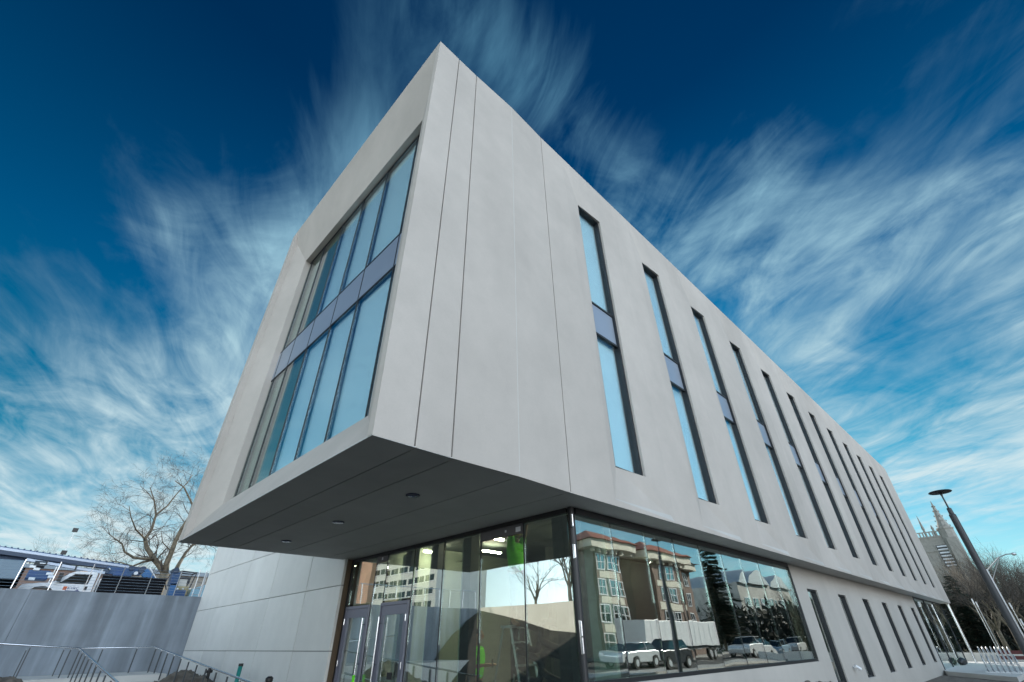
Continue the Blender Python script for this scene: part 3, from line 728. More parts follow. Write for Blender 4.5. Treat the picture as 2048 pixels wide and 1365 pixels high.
p = at(88, 1079, Y=100); put_tree('bare_tree', 'lone small upswept bare treetop above the long blue boom', BT[2], (p.x, 100, 3.15), 2, (p.z-3.15)/9.5)
# right-hand wood
g_r = 'bare trees crowding the park at the right'
ORD = ['first', 'second', 'third', 'fourth', 'fifth', 'sixth', 'seventh', 'eighth', 'ninth', 'tenth', 'eleventh', 'twelfth', 'thirteenth', 'fourteenth', 'fifteenth', 'sixteenth', 'seventeenth', 'eighteenth', 'nineteenth', 'twentieth', 'twenty-first', 'twenty-second', 'twenty-third', 'twenty-fourth', 'twenty-fifth', 'twenty-sixth']
rnd = random.Random(5)
spots = []
for k in range(26):
    px = 1885+k*7.4+rnd.uniform(-2.5, 2.5); D = rnd.uniform(62, 118)
    top = 1092+ (px-1885)*.24 + rnd.uniform(-4, 14) if px > 1950 else 1125+rnd.uniform(-12, 25)
    p = at(px, top, D=D); spots.append((p, D))
for k, (p, D) in enumerate(spots):
    put_tree('bare_tree', ORD[k]+' dark leafless park tree rightwards from the conifer beside the concrete building', BT[k % 3], (p.x, p.y, .03), k*1.1, (p.z)/9.6, g_r)
for k, (px, py, D) in enumerate([(1925, 1112, 88), (1908, 1104, 94), (1945, 1128, 84)]):
    p = at(px, py, D=D); put_tree('bare_tree', ['middle tan twiggy tree below the church tower window', 'tan twiggy tree nearest the concrete building before the tower', 'rightmost tan twiggy tree at the foot of the church tower'][k], BTT[k % 2], (p.x, p.y, .03), k*2, p.z/9.4, 'tan sunlit trees before the tower')
# dark understorey behind the trunks
def thicket():
    rnd = random.Random(8); b = MB()
    for i in range(9000):
        D = rnd.uniform(78, 112); y = rnd.uniform(-30, 13); hgt = abs(rnd.gauss(0, 2.6)); h0 = rnd.uniform(0, 1)
        x = D; z = rnd.uniform(0, 1)**1.3*5.6
        d = Vector((rnd.uniform(-1, 1), rnd.uniform(-1, 1), rnd.uniform(.2, 1.4))).normalized()*rnd.uniform(.6, 1.6); s = Vector((rnd.uniform(-1, 1), rnd.uniform(-1, 1), rnd.uniform(-.5, .5))).normalized()*rnd.uniform(.18, .5)
        c = Vector((x, y, z)); b.poly([c-s, c+d*.5-s*.3, c+d, c+s])
    o = b.build('shrub_thicket', mat('thicket', (.035, .036, .026), .95, noise=.4, col2=(.016, .02, .014)), recalc=False); tag(o, 'dark tangled undergrowth filling the park edge behind the tree trunks', 'undergrowth'); stuff(o)
thicket()
def conifer_meshes(h, seed, wid=.26):
    rnd = random.Random(seed); tb = MB().tube([(0, 0, 0), (0, 0, h*.5), (0, 0, h*.97)], [h*.018, h*.011, .02], 8); nb = MB()
    z = h*.12
    while z < h*.98:
        k = (1-z/h); rad = h*wid*(k**.8)*rnd.uniform(.75, 1.15)+.12
        for i in range(max(5, int(9*k)+4)):
            a = rnd.uniform(0, 6.28); L = rad*rnd.uniform(.6, 1.1); d = Vector((math.cos(a), math.sin(a), -.12)); sd = Vector((-math.sin(a), math.cos(a), 0))
            tb.tube([(0, 0, z), tuple(Vector((0, 0, z))+d*L)], [.02+.02*k, .008], 3, cap=False)
            m = int(6+L*7)
            for j in range(m):
                t = (j+.6)/m; c = Vector((0, 0, z))+d*L*t+Vector((0, 0, -.10*t*L))
                w_ = (.22+.30*(1-t))*(.5+k); 
                for sgn in (-1, 1):
                    tip = c+sd*sgn*w_*rnd.uniform(.6, 1.3)+d*rnd.uniform(.1, .35)+Vector((0, 0, rnd.uniform(-.22, .10)))
                    q = d*rnd.uniform(.05, .12)+Vector((0, 0, rnd.uniform(-.05, .05)))
                    nb.poly([c-q, tip, c+q+Vector((0, 0, .06))])
        z += h*.026*rnd.uniform(.7, 1.3)
    return tb.mesh('trunk', MBARK, False, False), nb.mesh('crown', MNEED, False, False)
CF = conifer_meshes(10, 3)
def conifer(label, loc, s, rz=0, sx=1): t = put_tree('conifer_tree', label, CF, loc, rz, s); t.scale = (s*sx, s*sx, s)
p = at(1893, 1150, D=78); conifer('dark green conifer just beyond the far corner of the concrete building', (p.x, p.y, .03), p.z/10, 0, 1.3)

# ================================================================== CHURCH TOWER
def church():
    D = 140
    tipp = at(1855, 1002, D=D); par = at(1879, 1064, D=D); rt = at(1893, 1058, D=D); parb = at(1880, 1074, D=D)
    y1 = rt.y; wdt = 11.5; xf = par.x
    t = thing('church_tower', 'tall gothic limestone church tower with a spired corner turret and pierced parapet', 'church', (xf, y1, 0))
    zt = parb.z
    B(0, wdt, .3, wdt, 0, zt).build('tower_body', MSTONE, t)
    bt = MB()
    for (y0, y1_, x0) in ((-.9, .8, -.9), (wdt-.8, wdt+.9, -.9)):
        bt.hexa([(x0-.9, y0-.9, 0), (1.2, y0-.9, 0), (1.2, y1_+.5, 0), (x0-.9, y1_+.5, 0), (x0-.1, y0-.0, zt*.98), (1.2, y0-.0, zt*.98), (1.2, y1_, zt*.98), (x0-.1, y1_, zt*.98)])
    for i, o in enumerate(range(2)):
        m = MB(); m.v = bt.v[o*8:(o+1)*8]; m.f = bt.f[:6]; m.build('buttress', MSTONE, t)
    # turret
    def octa(r0, z0, r1, z1, cx, cy, m): m.lathe((cx, cy, 0), [(r0, z0), (r1, z1)], 8)
    zt2 = tipp.z; c = (.6, .3)
    octa(1.45, zt*.82, 1.35, zt+1.4, c[0], c[1], m := MB()); m.build('turret', MSTONE, t)
    m = MB(); m.lathe((c[0], c[1], 0), [(1.5, zt+1.4), (1.5, zt+1.7), (1.15, zt+1.75), (.75, zt+3.1), (.02, zt2)], 8); sp = m.build('spire', MSTONE, t)
    cr = MB()
    for k in range(5):
        f = k/5; z = zt+2.0+(zt2-zt-2.4)*f; r = 1.15*(1-f)**1.1+.08
        for a in range(4): an = a*1.57+.4; cr.box(c[0]+r*math.cos(an)-.09, c[0]+r*math.cos(an)+.09, c[1]+r*math.sin(an)-.09, c[1]+r*math.sin(an)+.09, z, z+.28)
    stuff(cr.build('crockets', MSTONE, sp))
    zp = par.z+.3
    def pinn(cy, h, cx=.25): return MB().lathe((cx, cy, 0), [(.22, zt-.3), (.22, zp+.5), (.30, zp+.55), (.02, zp+h)], 6).build('pinnacle', MSTONE, t)
    B(-.12, .3, .5, wdt, zt, zt+.3).build('cornice', MSTONE, t)
    B(-.02, .22, .5, wdt, zp-.18, zp).build('parapet_rail', MSTONE, t)
    pb_ = B(-.02, .22, -.13, .13, zt+.3, zp-.18).mesh('parapet_bar', MSTONE)
    for i in range(18): link('parapet_bar', pb_, t, (0, 1.5+i*.58, 0))
    for y, h in ((2.3, 1.3), (3.9, 3.6), (5.6, 1.5), (7.2, 3.7), (9.4, 1.5)): pinn(y, h)
    # belfry window
    a0 = at(1875, 1091, D=D); a1 = at(1898, 1132, D=D); yc = (a0.y-y1)+.4
    yc = 2.2
    wn = MB().box(-.06, .12, yc-1.0, yc+1.0, a1.z-.3, a0.z).build('belfry_window', mat('window_dark', (.03, .035, .04), .5), t)
    for k in range(7): B(-.16, -.07, yc-.85, yc+.85, a1.z-.1+k*.62, a1.z+.18+k*.62).build('louvre', mat('lead_louvre', (.55, .58, .62), .4), wn)
    for y in (yc-1.15, yc+1.0): B(-.14, .05, y, y+.15, a1.z-.4, a0.z+.1).build('mullion', MSTONE, wn)
    for z, e in ((zt*.35, .2), (zt*.62, .15), (zt*.86, .2)): B(-.18, .05, .3, wdt, z, z+e).build('string_course', MSTONE, t)
    # nave behind, towards the building
    B(wdt*.3, 40, wdt, wdt+14, 0, zt*.55).build('nave', MSTONE, t)
church()

# ================================================================== RIGHT-HAND STREET FURNITURE
def lamp_post():
    D = 16; c = at(1880, 985, D=D)
    t = thing('street_lamp', 'tall black post-top lamp with a flat round disc head on a slim neck', 'street lamp', (c.x, c.y, 0))
    zt = c.z
    zj = at(1899, 1017, D=D).z; zk = at(1906, 1030, D=D).z
    MB().lathe((0, 0, 0), [(.15, 0), (.15, .03), (.080, .05), (.074, 1.2), (.070, zk), (.052, zk+.02), (.048, zj), (.021, zj+.015)], 24).build('pole', MDARK, t, smooth=False)
    MB().lathe((0, 0, 0), [(.019, zj+.015), (.017, zt-.11), (.027, zt-.055), (.05, zt-.024)], 14).build('neck', MDARK, t)
    MB().lathe((0, 0, 0), [(.055, zt-.023), (.225, zt-.015), (.243, zt), (.225, zt+.017), (.07, zt+.033)], 40).build('lamp_head', MDARK, t, smooth=False)
lamp_post()
def cobra(px0, py0, D, label):
    base = at(px0, py0, D=D); t = thing('street_lamp', label, 'street lamp', (base.x, base.y, 0))
    A0 = at(1972, 1139, D=D)-base; A1 = at(1998, 1115, D=D)-base; A2 = at(2012, 1109, D=D)-base; A3 = at(2026, 1108, D=D)-base
    MB().tube([(A0.x, A0.y, 0), (A0.x, A0.y, base.z+A0.z)], [.11, .07], 10).build('pole', MGALV, t)
    z = base.z
    MB().tube([(A0.x, A0.y, z+A0.z-.1), (A1.x, A1.y, z+A1.z), (A2.x, A2.y, z+A2.z), (A3.x*.93+A2.x*.07, A3.y*.93+A2.y*.07, z+A3.z)], .035, 8).build('arm', MGALV, t)
    MB().tube([(A0.x, A0.y, z+A0.z-.75), (A1.x, A1.y, z+A1.z-.02)], .022, 6).build('brace', MGALV, t)
    MB().tube([(A2.x*.25+A3.x*.75, A2.y*.25+A3.y*.75, z+A3.z), (A3.x, A3.y, z+A3.z-.02), (A3.x*1.03, A3.y+(A3.y-A2.y)*.4, z+A3.z-.02)], [.05, .11, .07], 10).build('lamp_head', MGALV, t)
cobra(1968, 1150, 50, 'distant cobra-head street lamp on a braced curved arm right of the black post')
for k, (px, py, D, lab) in enumerate([(1943, 1198, 49, 'left one of the bright slim steel poles behind the bicycle rack'), (1951, 1204, 52, 'duller slim steel pole just right of the brightest one behind the bicycle rack'),
                                      (2018, 1206, 49, 'slim steel pole right of the black lamp post, upper one of its pair'), (2040, 1238, 47.6+1.2, 'shorter slim steel pole at the right edge beside the black lamp post')]):
    p = at(px, py, D=D); t = thing('steel_pole', lab, 'pole', (p.x, p.y, 0), 0, 'slim steel poles behind the low wall')
    MB().tube([(0, 0, .0), (0, 0, p.z-.35)], .026, 10).build('shaft', MSTEEL if k != 1 else MGALV, t); MB().tube([(0, 0, p.z-.35), (0, 0, p.z)], .042, 10).build('pole_head', MWHITE, t)
lw = thing('planter_wall', 'low pale concrete planter wall behind the bicycle rack', 'low wall', (48.0, 0, 0))
zt = at(1940, 1306, X=48).z
for a, c in ((-9, -3.2), (-3.2, 1.6), (1.6, 4.1), (4.1, 7.4)): B(0, .35, a+.006, c-.006, .002, zt).build('wall_section', MSLAB, lw)
B(.36, 5, -9, 7.4, .004, zt-.12).build('soil', MGRASS, lw)
# bicycle racks
def bike_rack(name, label, x, y, n, rz, sp=.42, h=.82):
    t = thing(name, label, 'bicycle rack', (x, y, pz), rz, 'bicycle racks on the concrete pad')
    pts = []
    for k in range(13):
        a = math.pi*k/12; pts.append((0, -.45*math.cos(a), h-.30+.30*math.sin(a)))
    hm = MB().tube([(0, -.45, 0)]+pts+[(0, .45, 0)], .018, 8).mesh('hoop', MGALV, True)
    for i in range(n): link('hoop', hm, t, (sp*i, 0, 0))
    for s in (-.45, .45): B(-.1, sp*(n-1)+.1, s-.03, s+.03, .0, .02).build('base_rail', MGALV, t)
    return t
pr = at(1978, 1345, Z=pz); bike_rack('bike_rack', 'nearer row of curved stainless bicycle hoops on the concrete pad', pr.x, pr.y, 7, R(-84), .19, .66)
pr = at(1972, 1330, Z=pz); bike_rack('bike_rack', 'farther row of bicycle hoops close to the low planter wall', pr.x+1.5, pr.y+.1, 8, R(-90), .19, .85)
p = at(1928, 1331, Z=pz)
t = thing('sandbag', 'small black sandbag lying on the concrete pad', 'sandbag', (p.x, p.y, pz))
MB().tube([(-.45, 0, .10), (-.3, .05, .17), (0, 0, .2), (.3, -.05, .17), (.45, 0, .09)], [.06, .16, .19, .16, .06], 10).build('bag', MBLACK, t, smooth=True); MB().tube([(.45, 0, .1), (.56, .03, .14)], [.03, .06], 8).build('tied_neck', MBLACK, t)
p = at(2032, 1322, X=45.5)
t = thing('barrier', 'dark red folding barrier standing by the low wall at the right edge', 'barrier', (45.5, p.y, 0))
mr_ = mat('dull_red', (.09, .02, .022), .7)
for s in (-.5, .5): MB().tube([(-.3, s, pz*0), (0, s, .95), (.3, s, 0)], .025, 6).build('leg', MBLACK, t)
for z in (.35, .62): B(-.30+z*.28, -.26+z*.28, -.62, .62, z, z+.18).build('board', mr_, t)

# ================================================================== VEHICLES AND MACHINES ON THE TERRACE
TZ = 3.40
def wheel(parent, x, y, z, r, wd, rimm=None):
    w_ = MB().tube([(x, y-wd/2, z), (x, y+wd/2, z)], r, 22).build('wheel', MTYRE, parent)
    MB().tube([(x, y-wd/2-.012, z), (x, y+wd/2+.012, z)], r*.58, 18).build('rim', rimm or MGALV, w_); return w_
def text_mesh(txt, size, m, name='lettering'):
    cu = bpy.data.curves.new('t', 'FONT'); cu.body = txt; cu.size = size; cu.extrude = .002; cu.resolution_u = 2
    ob = bpy.data.objects.new('t', cu); COL.objects.link(ob)
    dg = bpy.context.evaluated_depsgraph_get(); me = bpy.data.meshes.new_from_object(ob.evaluated_get(dg)); bpy.data.objects.remove(ob); bpy.data.curves.remove(cu)
    me.materials.clear(); me.materials.append(m); me.name = name; return me
def service_truck():
    Yf = 38.0
    xh = at(85, 1175, Y=Yf).x     # front wheel centre
    t = thing('service_truck', 'white service truck with lettering on its door, parked facing left on the terrace', 'truck', (xh, Yf, TZ))
    yb0, yb1 = 0, 2.0
    # body: fender, door, cab back (side profile extruded across)
    prof = [(-.95, .45), (-.98, .95), (-.88, 1.12), (-.2, 1.24), (.25, 1.26), (.92, 1.80), (1.12, 1.90), (2.05, 1.92), (2.12, 1.82), (2.16, .45), (.62, .45), (.56, .80), (.32, 1.02), (0, 1.08), (-.32, 1.02), (-.56, .80), (-.62, .45)]
    body = MB().prism(prof, yb0, yb1).build('body', MWHITE, t, bevel=.02)
    MB().prism([(.66, 1.30), (1.12, 1.72), (1.84, 1.73), (1.80, 1.30)], -.012, .01).build('side_window', G_CAR, t)
    MB().prism([(.58, 1.26), (1.10, 1.76), (1.89, 1.77), (1.85, 1.26)], -.006, .006).build('window_frame', MBLACK, t)
    b = MB(); b.poly([(.29, .12, 1.305), (.90, .12, 1.80), (.90, 1.88, 1.80), (.29, 1.88, 1.305)]); b.poly([(.27, .12, 1.32), (.88, .12, 1.815), (.88, 1.88, 1.815), (.27, 1.88, 1.32)][::-1]); b.build('windscreen', mat('sky_glass', (.06, .20, .40), .08), t)
    wheel(t, 0, .2, .42, .42, .28)
    MB().prism([(.55, 1.2), (.60, .47), (2.0, .47), (2.05, 1.2)], -.010, .0).build('door', MWHITE, t)
    B(1.74, 1.90, -.035, -.010, .98, 1.16).build('door_handle', MBLACK, t)
    m = MB().box(.42, .60, -.28, -.12, 1.34, 1.74).tube([(.55, -.14, 1.38), (.62, .0, 1.32)], .02, 6); m.build('wing_mirror', MBLACK, t)
    e = B(.86, 1.02, -.022, -.012, .95, 1.12).build('emblem', mat('emblem_orange', (.55, .10, .02), .5), t)
    o = link('lettering', text_mesh('KVRC', .20, mat('lettering_navy', (.02, .03, .14), .5)), t, (1.04, -.016, .985)); o.rotation_euler.x = R(90)
    MB().prism([(.98, .90), (1.66, .90), (1.52, .975), (1.40, .93), (.98, .93)], -.02, -.012).build('stripe', MATS['lettering_navy'], t)
    B(-.30, .52, -.014, .0, .48, .74).build('sill_trim', MBLUE, t)
    MB().lathe((.2, .6, 2.1), [(.05, 0), (.05, .03)], 8) 
    B(1.30, 1.62, .5, 1.5, 1.925, 1.98).build('beacon', mat('amber', (.6, .25, .03), .3), t)
    B(2.2, 2.26, .05, .12, .5, 2.1).build('stack_pipe', MGALV, t)
    bx = B(2.34, 3.20, 0, 2.0, .62, 1.60).build('tool_box', MWHITE, t, bevel=.015)
    B(2.40, 3.14, -.014, -.004, .70, 1.50).build('box_door', MWHITE, bx)
    B(2.2, 6.2, .1, 1.9, .45, .60).build('chassis', MDARK, t)
    wheel(t, 4.3, .2, .42, .42, .28)
service_truck()
def screen():
    Yf = 37.2; a = at(207, 1150, Y=Yf); c = at(335, 1155, Y=Yf); lo = TZ
    t = thing('slatted_screen', 'black horizontally slatted screen behind the cable guardrail', 'screen', (a.x, Yf, lo))
    W = c.x-a.x; H = a.z-lo
    B(0, W, .06, .10, 0, H).build('backing', MBLACK, t)
    ms = mat('slat_black', (.008, .008, .010), .9, spec=.1); sl = B(0, W, -.02, .05, 0, .104).mesh('slat', ms)
    n = int(H/.115)
    for i in range(n): link('slat', sl, t, (0, 0, .02+i*.115))
    for x in (0, W*.33, W*.66, W-.06): B(x, x+.06, .0, .06, 0, H+.03).build('post', MDARK, t)
screen()
def trailer():
    Yf = 35.5; a = at(-260, 1108, Y=Yf); c = at(55, 1122, Y=Yf); zb_ = at(30, 1163, Y=Yf).z
    t = thing('box_trailer', 'big grey-blue box trailer at the left edge behind the guardrail', 'trailer', (a.x, Yf, TZ)); W = c.x-a.x
    mt = mat('trailer_grey', (.14, .21, .27), .45, noise=1.2, col2=(.12, .18, .235))
    B(0, W, 0, 2.4, zb_-TZ, c.z-TZ).build('box', mt, t, bevel=.03)
    B(0, W, .2, 2.2, zb_-TZ-.25, zb_-TZ-.003).build('chassis', MBLACK, t)
    B(0, W, .2, 2.2, zb_-TZ-.25, zb_-TZ-.003).build('chassis', MBLACK, t)
    B(0, W+.01, -.03, -.001, zb_-TZ-.0, zb_-TZ+.10).build('skirt', MGALV, t)
    B(0, W+.01, -.03, -.001, zb_-TZ-.0, zb_-TZ+.10).build('skirt', MGALV, t)
    B(W, W+.08, .0, 2.4, zb_-TZ-.1, c.z-TZ-.3).build('bumper', MDARK, t)
    B(W, W+.08, .0, 2.4, zb_-TZ-.1, c.z-TZ-.3).build('bumper', MDARK, t)
    for x in (1.0, 2.1, W-1.2): wheel(t, x, .35, .48, .48, .3)
trailer()
def boom_lift():
    Yf = 40.0
    P = lambda px, py, dy=0: at(px, py, Y=Yf+dy)
    base = P(345, 1190); t = thing('boom_lift', 'long blue boom lift with its telescopic arm stretched low across the terrace', 'boom lift', (base.x, Yf, TZ)); off = Vector((base.x, Yf, TZ))
    def beam(name, a, b, h, wd, m, parent=t, dy=0, h2=None):
        a = a-off; b = b-off; h2 = h2 or h; y = dy
        return MB().hexa([(a.x, y, a.z-h/2), (b.x, y, b.z-h2/2), (b.x, y+wd, b.z-h2/2), (a.x, y+wd, a.z-h/2), (a.x, y, a.z+h/2), (b.x, y, b.z+h2/2), (b.x, y+wd, b.z+h2/2), (a.x, y+wd, a.z+h/2)]).build(name, m, parent, bevel=.015)
    MST = mat('boom_pale', (.42, .47, .56), .4, .3)
    bm_ = beam('main_boom', P(-120, 1086), P(262, 1139), .30, .5, MNAVY, h2=.28)
    beam('boom_stripe', P(-118, 1080), P(258, 1134.5), .16, .54, MST, bm_, dy=-.02, h2=.13)
    beam('boom_cap', P(-118, 1076), P(258, 1131.5), .05, .46, MBLUE, bm_, dy=.02)
    lug = MB().box(-.04, .04, 0, .3, 0, .07).mesh('lug', MNAVY)
    for k in range(22):
        q = P(-20+k*12.6, 1074.5+16+ (k*12.6)*.1425-14.5)-off
        link('lug', lug, bm_, (q.x, .1, (P(-118+(k*12.6+98), 1076+(k*12.6+98)*.1461)-off).z+.02))
    beam('lower_boom', P(-110, 1103), P(190, 1128), .26, .4, mat('lower_boom_blue', (.045, .085, .17), .5), dy=.5, h2=.2)  # lower boom in its own dull navy paint
    b2 = beam('fly_boom', P(52, 1121), P(208, 1147.5), .15, .22, MST, dy=-.4, h2=.14)
    for px, py in ((92, 1128), (120, 1133), (150, 1138)): q = P(px, py)-off; B(q.x-.04, q.x+.04, -.44, -.15, q.z-.12, q.z+.12).build('bracket', MDARK, b2)
    # head group
    for a, b_, h, m, dy in (((212, 1141), (282, 1146), .42, MBLUE, -.2), ((226, 1147), (262, 1151), .3, MBLUE, -.3), ((258, 1137), (284, 1139), .26, MNAVY, 0)):
        beam('head_plate', P(*a), P(*b_), h, .5, m, dy=dy, h2=h*.8)
    for px, py, r in ((283, 1141, .20), (262, 1138, .12), (212, 1143, .14), (270, 1148, .10), (216, 1140, .07)):
        q = P(px, py)-off; MB().tube([(q.x, -.36, q.z), (q.x, .45, q.z)], r, 16).build('pivot_pin', MNAVY if r > .11 else MWHITE, t)
    def arm(name, a, b, wd, m, dy, y2=.3):
        a = P(*a)-off; b = P(*b)-off; d = (b-a); n = Vector((-d.z, 0, d.x)).normalized()*wd/2
        return MB().hexa([(a-n)+Vector((0, dy, 0)), (b-n)+Vector((0, dy, 0)), (b-n)+Vector((0, dy+y2, 0)), (a-n)+Vector((0, dy+y2, 0)), (a+n)+Vector((0, dy, 0)), (b+n)+Vector((0, dy, 0)), (b+n)+Vector((0, dy+y2, 0)), (a+n)+Vector((0, dy+y2, 0))]).build(name, m, t, bevel=.012)
    MB2 = mat('arm_blue', (.035, .13, .30), .4)
    arm('knuckle_arm', (289, 1141), (313, 1173), .20, MB2, -.5); arm('knuckle_arm', (282, 1149), (313, 1194), .24, MB2, -.8)
    arm('knuckle_arm', (296, 1137), (318, 1176), .05, MWHITE, -.55, .05)
    # turntable
    arm('riser', (352, 1146), (344, 1172), .42, MBLUE, -.3, .7); arm('riser', (346, 1168), (338, 1196), .36, MB2, -.3, .5)
    q = P(350, 1142)-off; MB().tube([(q.x, -.4, q.z), (q.x, .5, q.z)], .16, 14).build('pivot_pin', MNAVY, t)
    q = P(338, 1150)-off; MB().tube([(q.x, -.3, q.z), (q.x-.1, -.3, q.z-.5), (q.x+.1, -.3, q.z-.9)], .03, 6).build('hose', MBLACK, t)
    q = P(352, 1138)-off; MB().tube([(q.x-.2, -.2, q.z-.1), (q.x, -.2, q.z+.12), (q.x+.2, -.2, q.z-.1), (q.x+.1, -.2, q.z-.3)], .025, 6).build('hose', MBLACK, t)
    q0 = P(346, 1185)-off; q1 = P(368, 1185)-off; B(q0.x, q1.x, -.5, 1.2, .5, q0.z+.12).build('counterweight', MBLUE, t, bevel=.04)
    for px in (330, 372): q = P(px, 1190)-off; wheel(t, q.x, -.3, .5, .5, .35)
    # basket side at the far left
    q0 = P(60, 1137)-off; q1 = P(92, 1162)-off
    bk = B(q0.x, q1.x, -.6, .6, q1.z, q0.z-.12).build('engine_cover', MBLUE, t, bevel=.05)
    for px, py in ((64, 1136), (83, 1131), (97, 1150), (72, 1141), (100, 1156), (62, 1160)):
        q = P(px, py)-off; B(q.x-.14, q.x+.14, -.68, -.5, q.z-.07, q.z+.07).build('fitting', MWHITE, bk, bevel=.03)
    q = P(80, 1132)-off; MB().tube([(q.x-.3, -.5, q.z), (q.x+.2, -.5, q.z)], .19, 14).build('winch', MBLACK, bk)
boom_lift()
def skid():
    Yf = 42.5; P = lambda px, py: at(px, py, Y=Yf); base = P(365, 1190); off = Vector((base.x, Yf, TZ))
    t = thing('loader', 'tan and black loader with a dark wire cab frame beside the blue boom lift', 'loader', tuple(off))
    mt = mat('machine_tan', (.36, .30, .16), .5, noise=3)
    a = P(352, 1172)-off; b_ = P(376, 1182)-off; B(a.x, b_.x, 0, 1.4, b_.z-.3, a.z).build('body', mt, t, bevel=.05)
    a = P(358, 1158)-off; B(a.x, a.x+.6, .2, 1.2, (P(0, 1172)-off).z, a.z).build('cab', mat('cab_pale', (.5, .48, .44), .5), t)
    a = P(364, 1143)-off; b_ = P(394, 1146)-off
    fr_ = MB().tube([(a.x, 0, a.z), (b_.x, 0, b_.z), (b_.x-.15, 0, b_.z-1.1)], .05, 6).tube([(a.x, 1.2, a.z), (b_.x, 1.2, b_.z), (b_.x-.15, 1.2, b_.z-1.1)], .05, 6).tube([(a.x, 0, a.z), (a.x, 0, a.z-1.2)], .05, 6).tube([(a.x, 0, a.z), (a.x, 1.2, a.z)], .05, 6).tube([(b_.x, 0, b_.z), (b_.x, 1.2, b_.z)], .05, 6)
    fr_.build('cab_frame', MDARK, t)
    B(a.x, b_.x-.2, .3, .34, a.z-.75, a.z-.3).build('rear_panel', MDARK, t)
    c = P(388, 1182)-off; MB().hexa([(c.x-.3, -.2, .4), (c.x+.45, -.2, .4), (c.x+.45, 1.2, .4), (c.x-.3, 1.2, .4), (c.x-.2, -.2, c.z+.1), (c.x+.7, -.2, c.z+.45), (c.x+.7, 1.2, c.z+.45), (c.x-.2, 1.2, c.z+.1)]).build('bucket', mat('bucket_blue', (.22, .38, .46), .5), t)
    for px in (360, 382): q = P(px, 1190)-off; wheel(t, q.x, 0, .45, .45, .3)
    for px in (354, 365, 378): q = P(px, 1180)-off; MB().lathe((q.x, -.05, q.z), [(.05, 0), (.08, .05), (.05, .1)], 10).build('headlight', MWHITE, t)
skid()
def gantry():
    Yf = 30.0; a = at(397, 1140, Y=Yf); t = thing('ladder_tower', 'narrow galvanised ladder frame standing against the panelled wing wall', 'ladder', (a.x+.1, Yf, TZ)); H = a.z-TZ
    for x in (0, .30): MB().tube([(x, 0, 0), (x, 0, H)], .022, 8).build('stile', MGALV, t)
    rg = MB().tube([(0, 0, 0), (.30, 0, 0)], .014, 6).mesh('rung', MGALV)
    for k in range(int(H/.27)): link('rung', rg, t, (0, 0, .15+k*.27))
gantry()
bp0 = at(262, 1136, Y=78); bp1 = at(470, 1146, Y=78)
bq0 = at(40, 1130, Y=70); bq1 = at(235, 1140, Y=70)
t = thing('low_building', 'low brown brick building glimpsed behind the white truck and blue boom', 'building', (bq0.x, 70, TZ)); H = bq0.z-TZ-.2; W = bq1.x-bq0.x
B(0, W, 0, 9, 0, H).build('wall', MBRICK, t); B(-.2, W+.2, -.2, 9.2, H, H+.3).build('roof', mat('grey_roof', (.20, .24, .28), .6), t)
wm_ = B(0, 1.2, -.05, .02, .9, 2.1).mesh('window', MWHITE)
for k in range(5): link('window', wm_, t, (.8+k*2.2, 0, 0))
W = bp1.x-bp0.x
t = thing('low_building', 'long low grey-roofed building on the horizon behind the sycamore trunk', 'building', (bp0.x, 78, TZ))
W = bp1.x-bp0.x; H = bp0.z-TZ
B(0, W, 0, 12, 0, H-.5).build('wall', mat('tan_wall', (.28, .25, .21), .8, noise=.8), t); B(-.3, W+.3, -.3, 12.3, H-.5, H).build('roof', mat('grey_roof', (.20, .24, .28), .6), t)
wm_ = B(0, 1.6, -.03, .02, 1.2, 2.6).mesh('window', MATS['window_dark'] if 'window_dark' in MATS else MDARK)
for k in range(5): link('window', wm_, t, (1.5+k*3.2, 0, 0))
for k, (px, py, pyb, lab) in enumerate([(150, 1062, 1112, 'thin mast with a small dark floodlight on top, rising above the long blue boom'), (127, 1107, 1130, 'tiny pole lamp just left of the foot of the floodlight mast')]):
    p = at(px, py, Y=60); t = thing('light_mast', lab, 'light mast', (p.x, 60, TZ)); H = p.z-TZ
    MB().tube([(0, 0, 0), (0, 0, H)], [.06, .025], 8).build('mast', MGALV, t); B(-.2, .2, -.12, .12, H-.1, H+.22).build('floodlight', MBLACK, t)

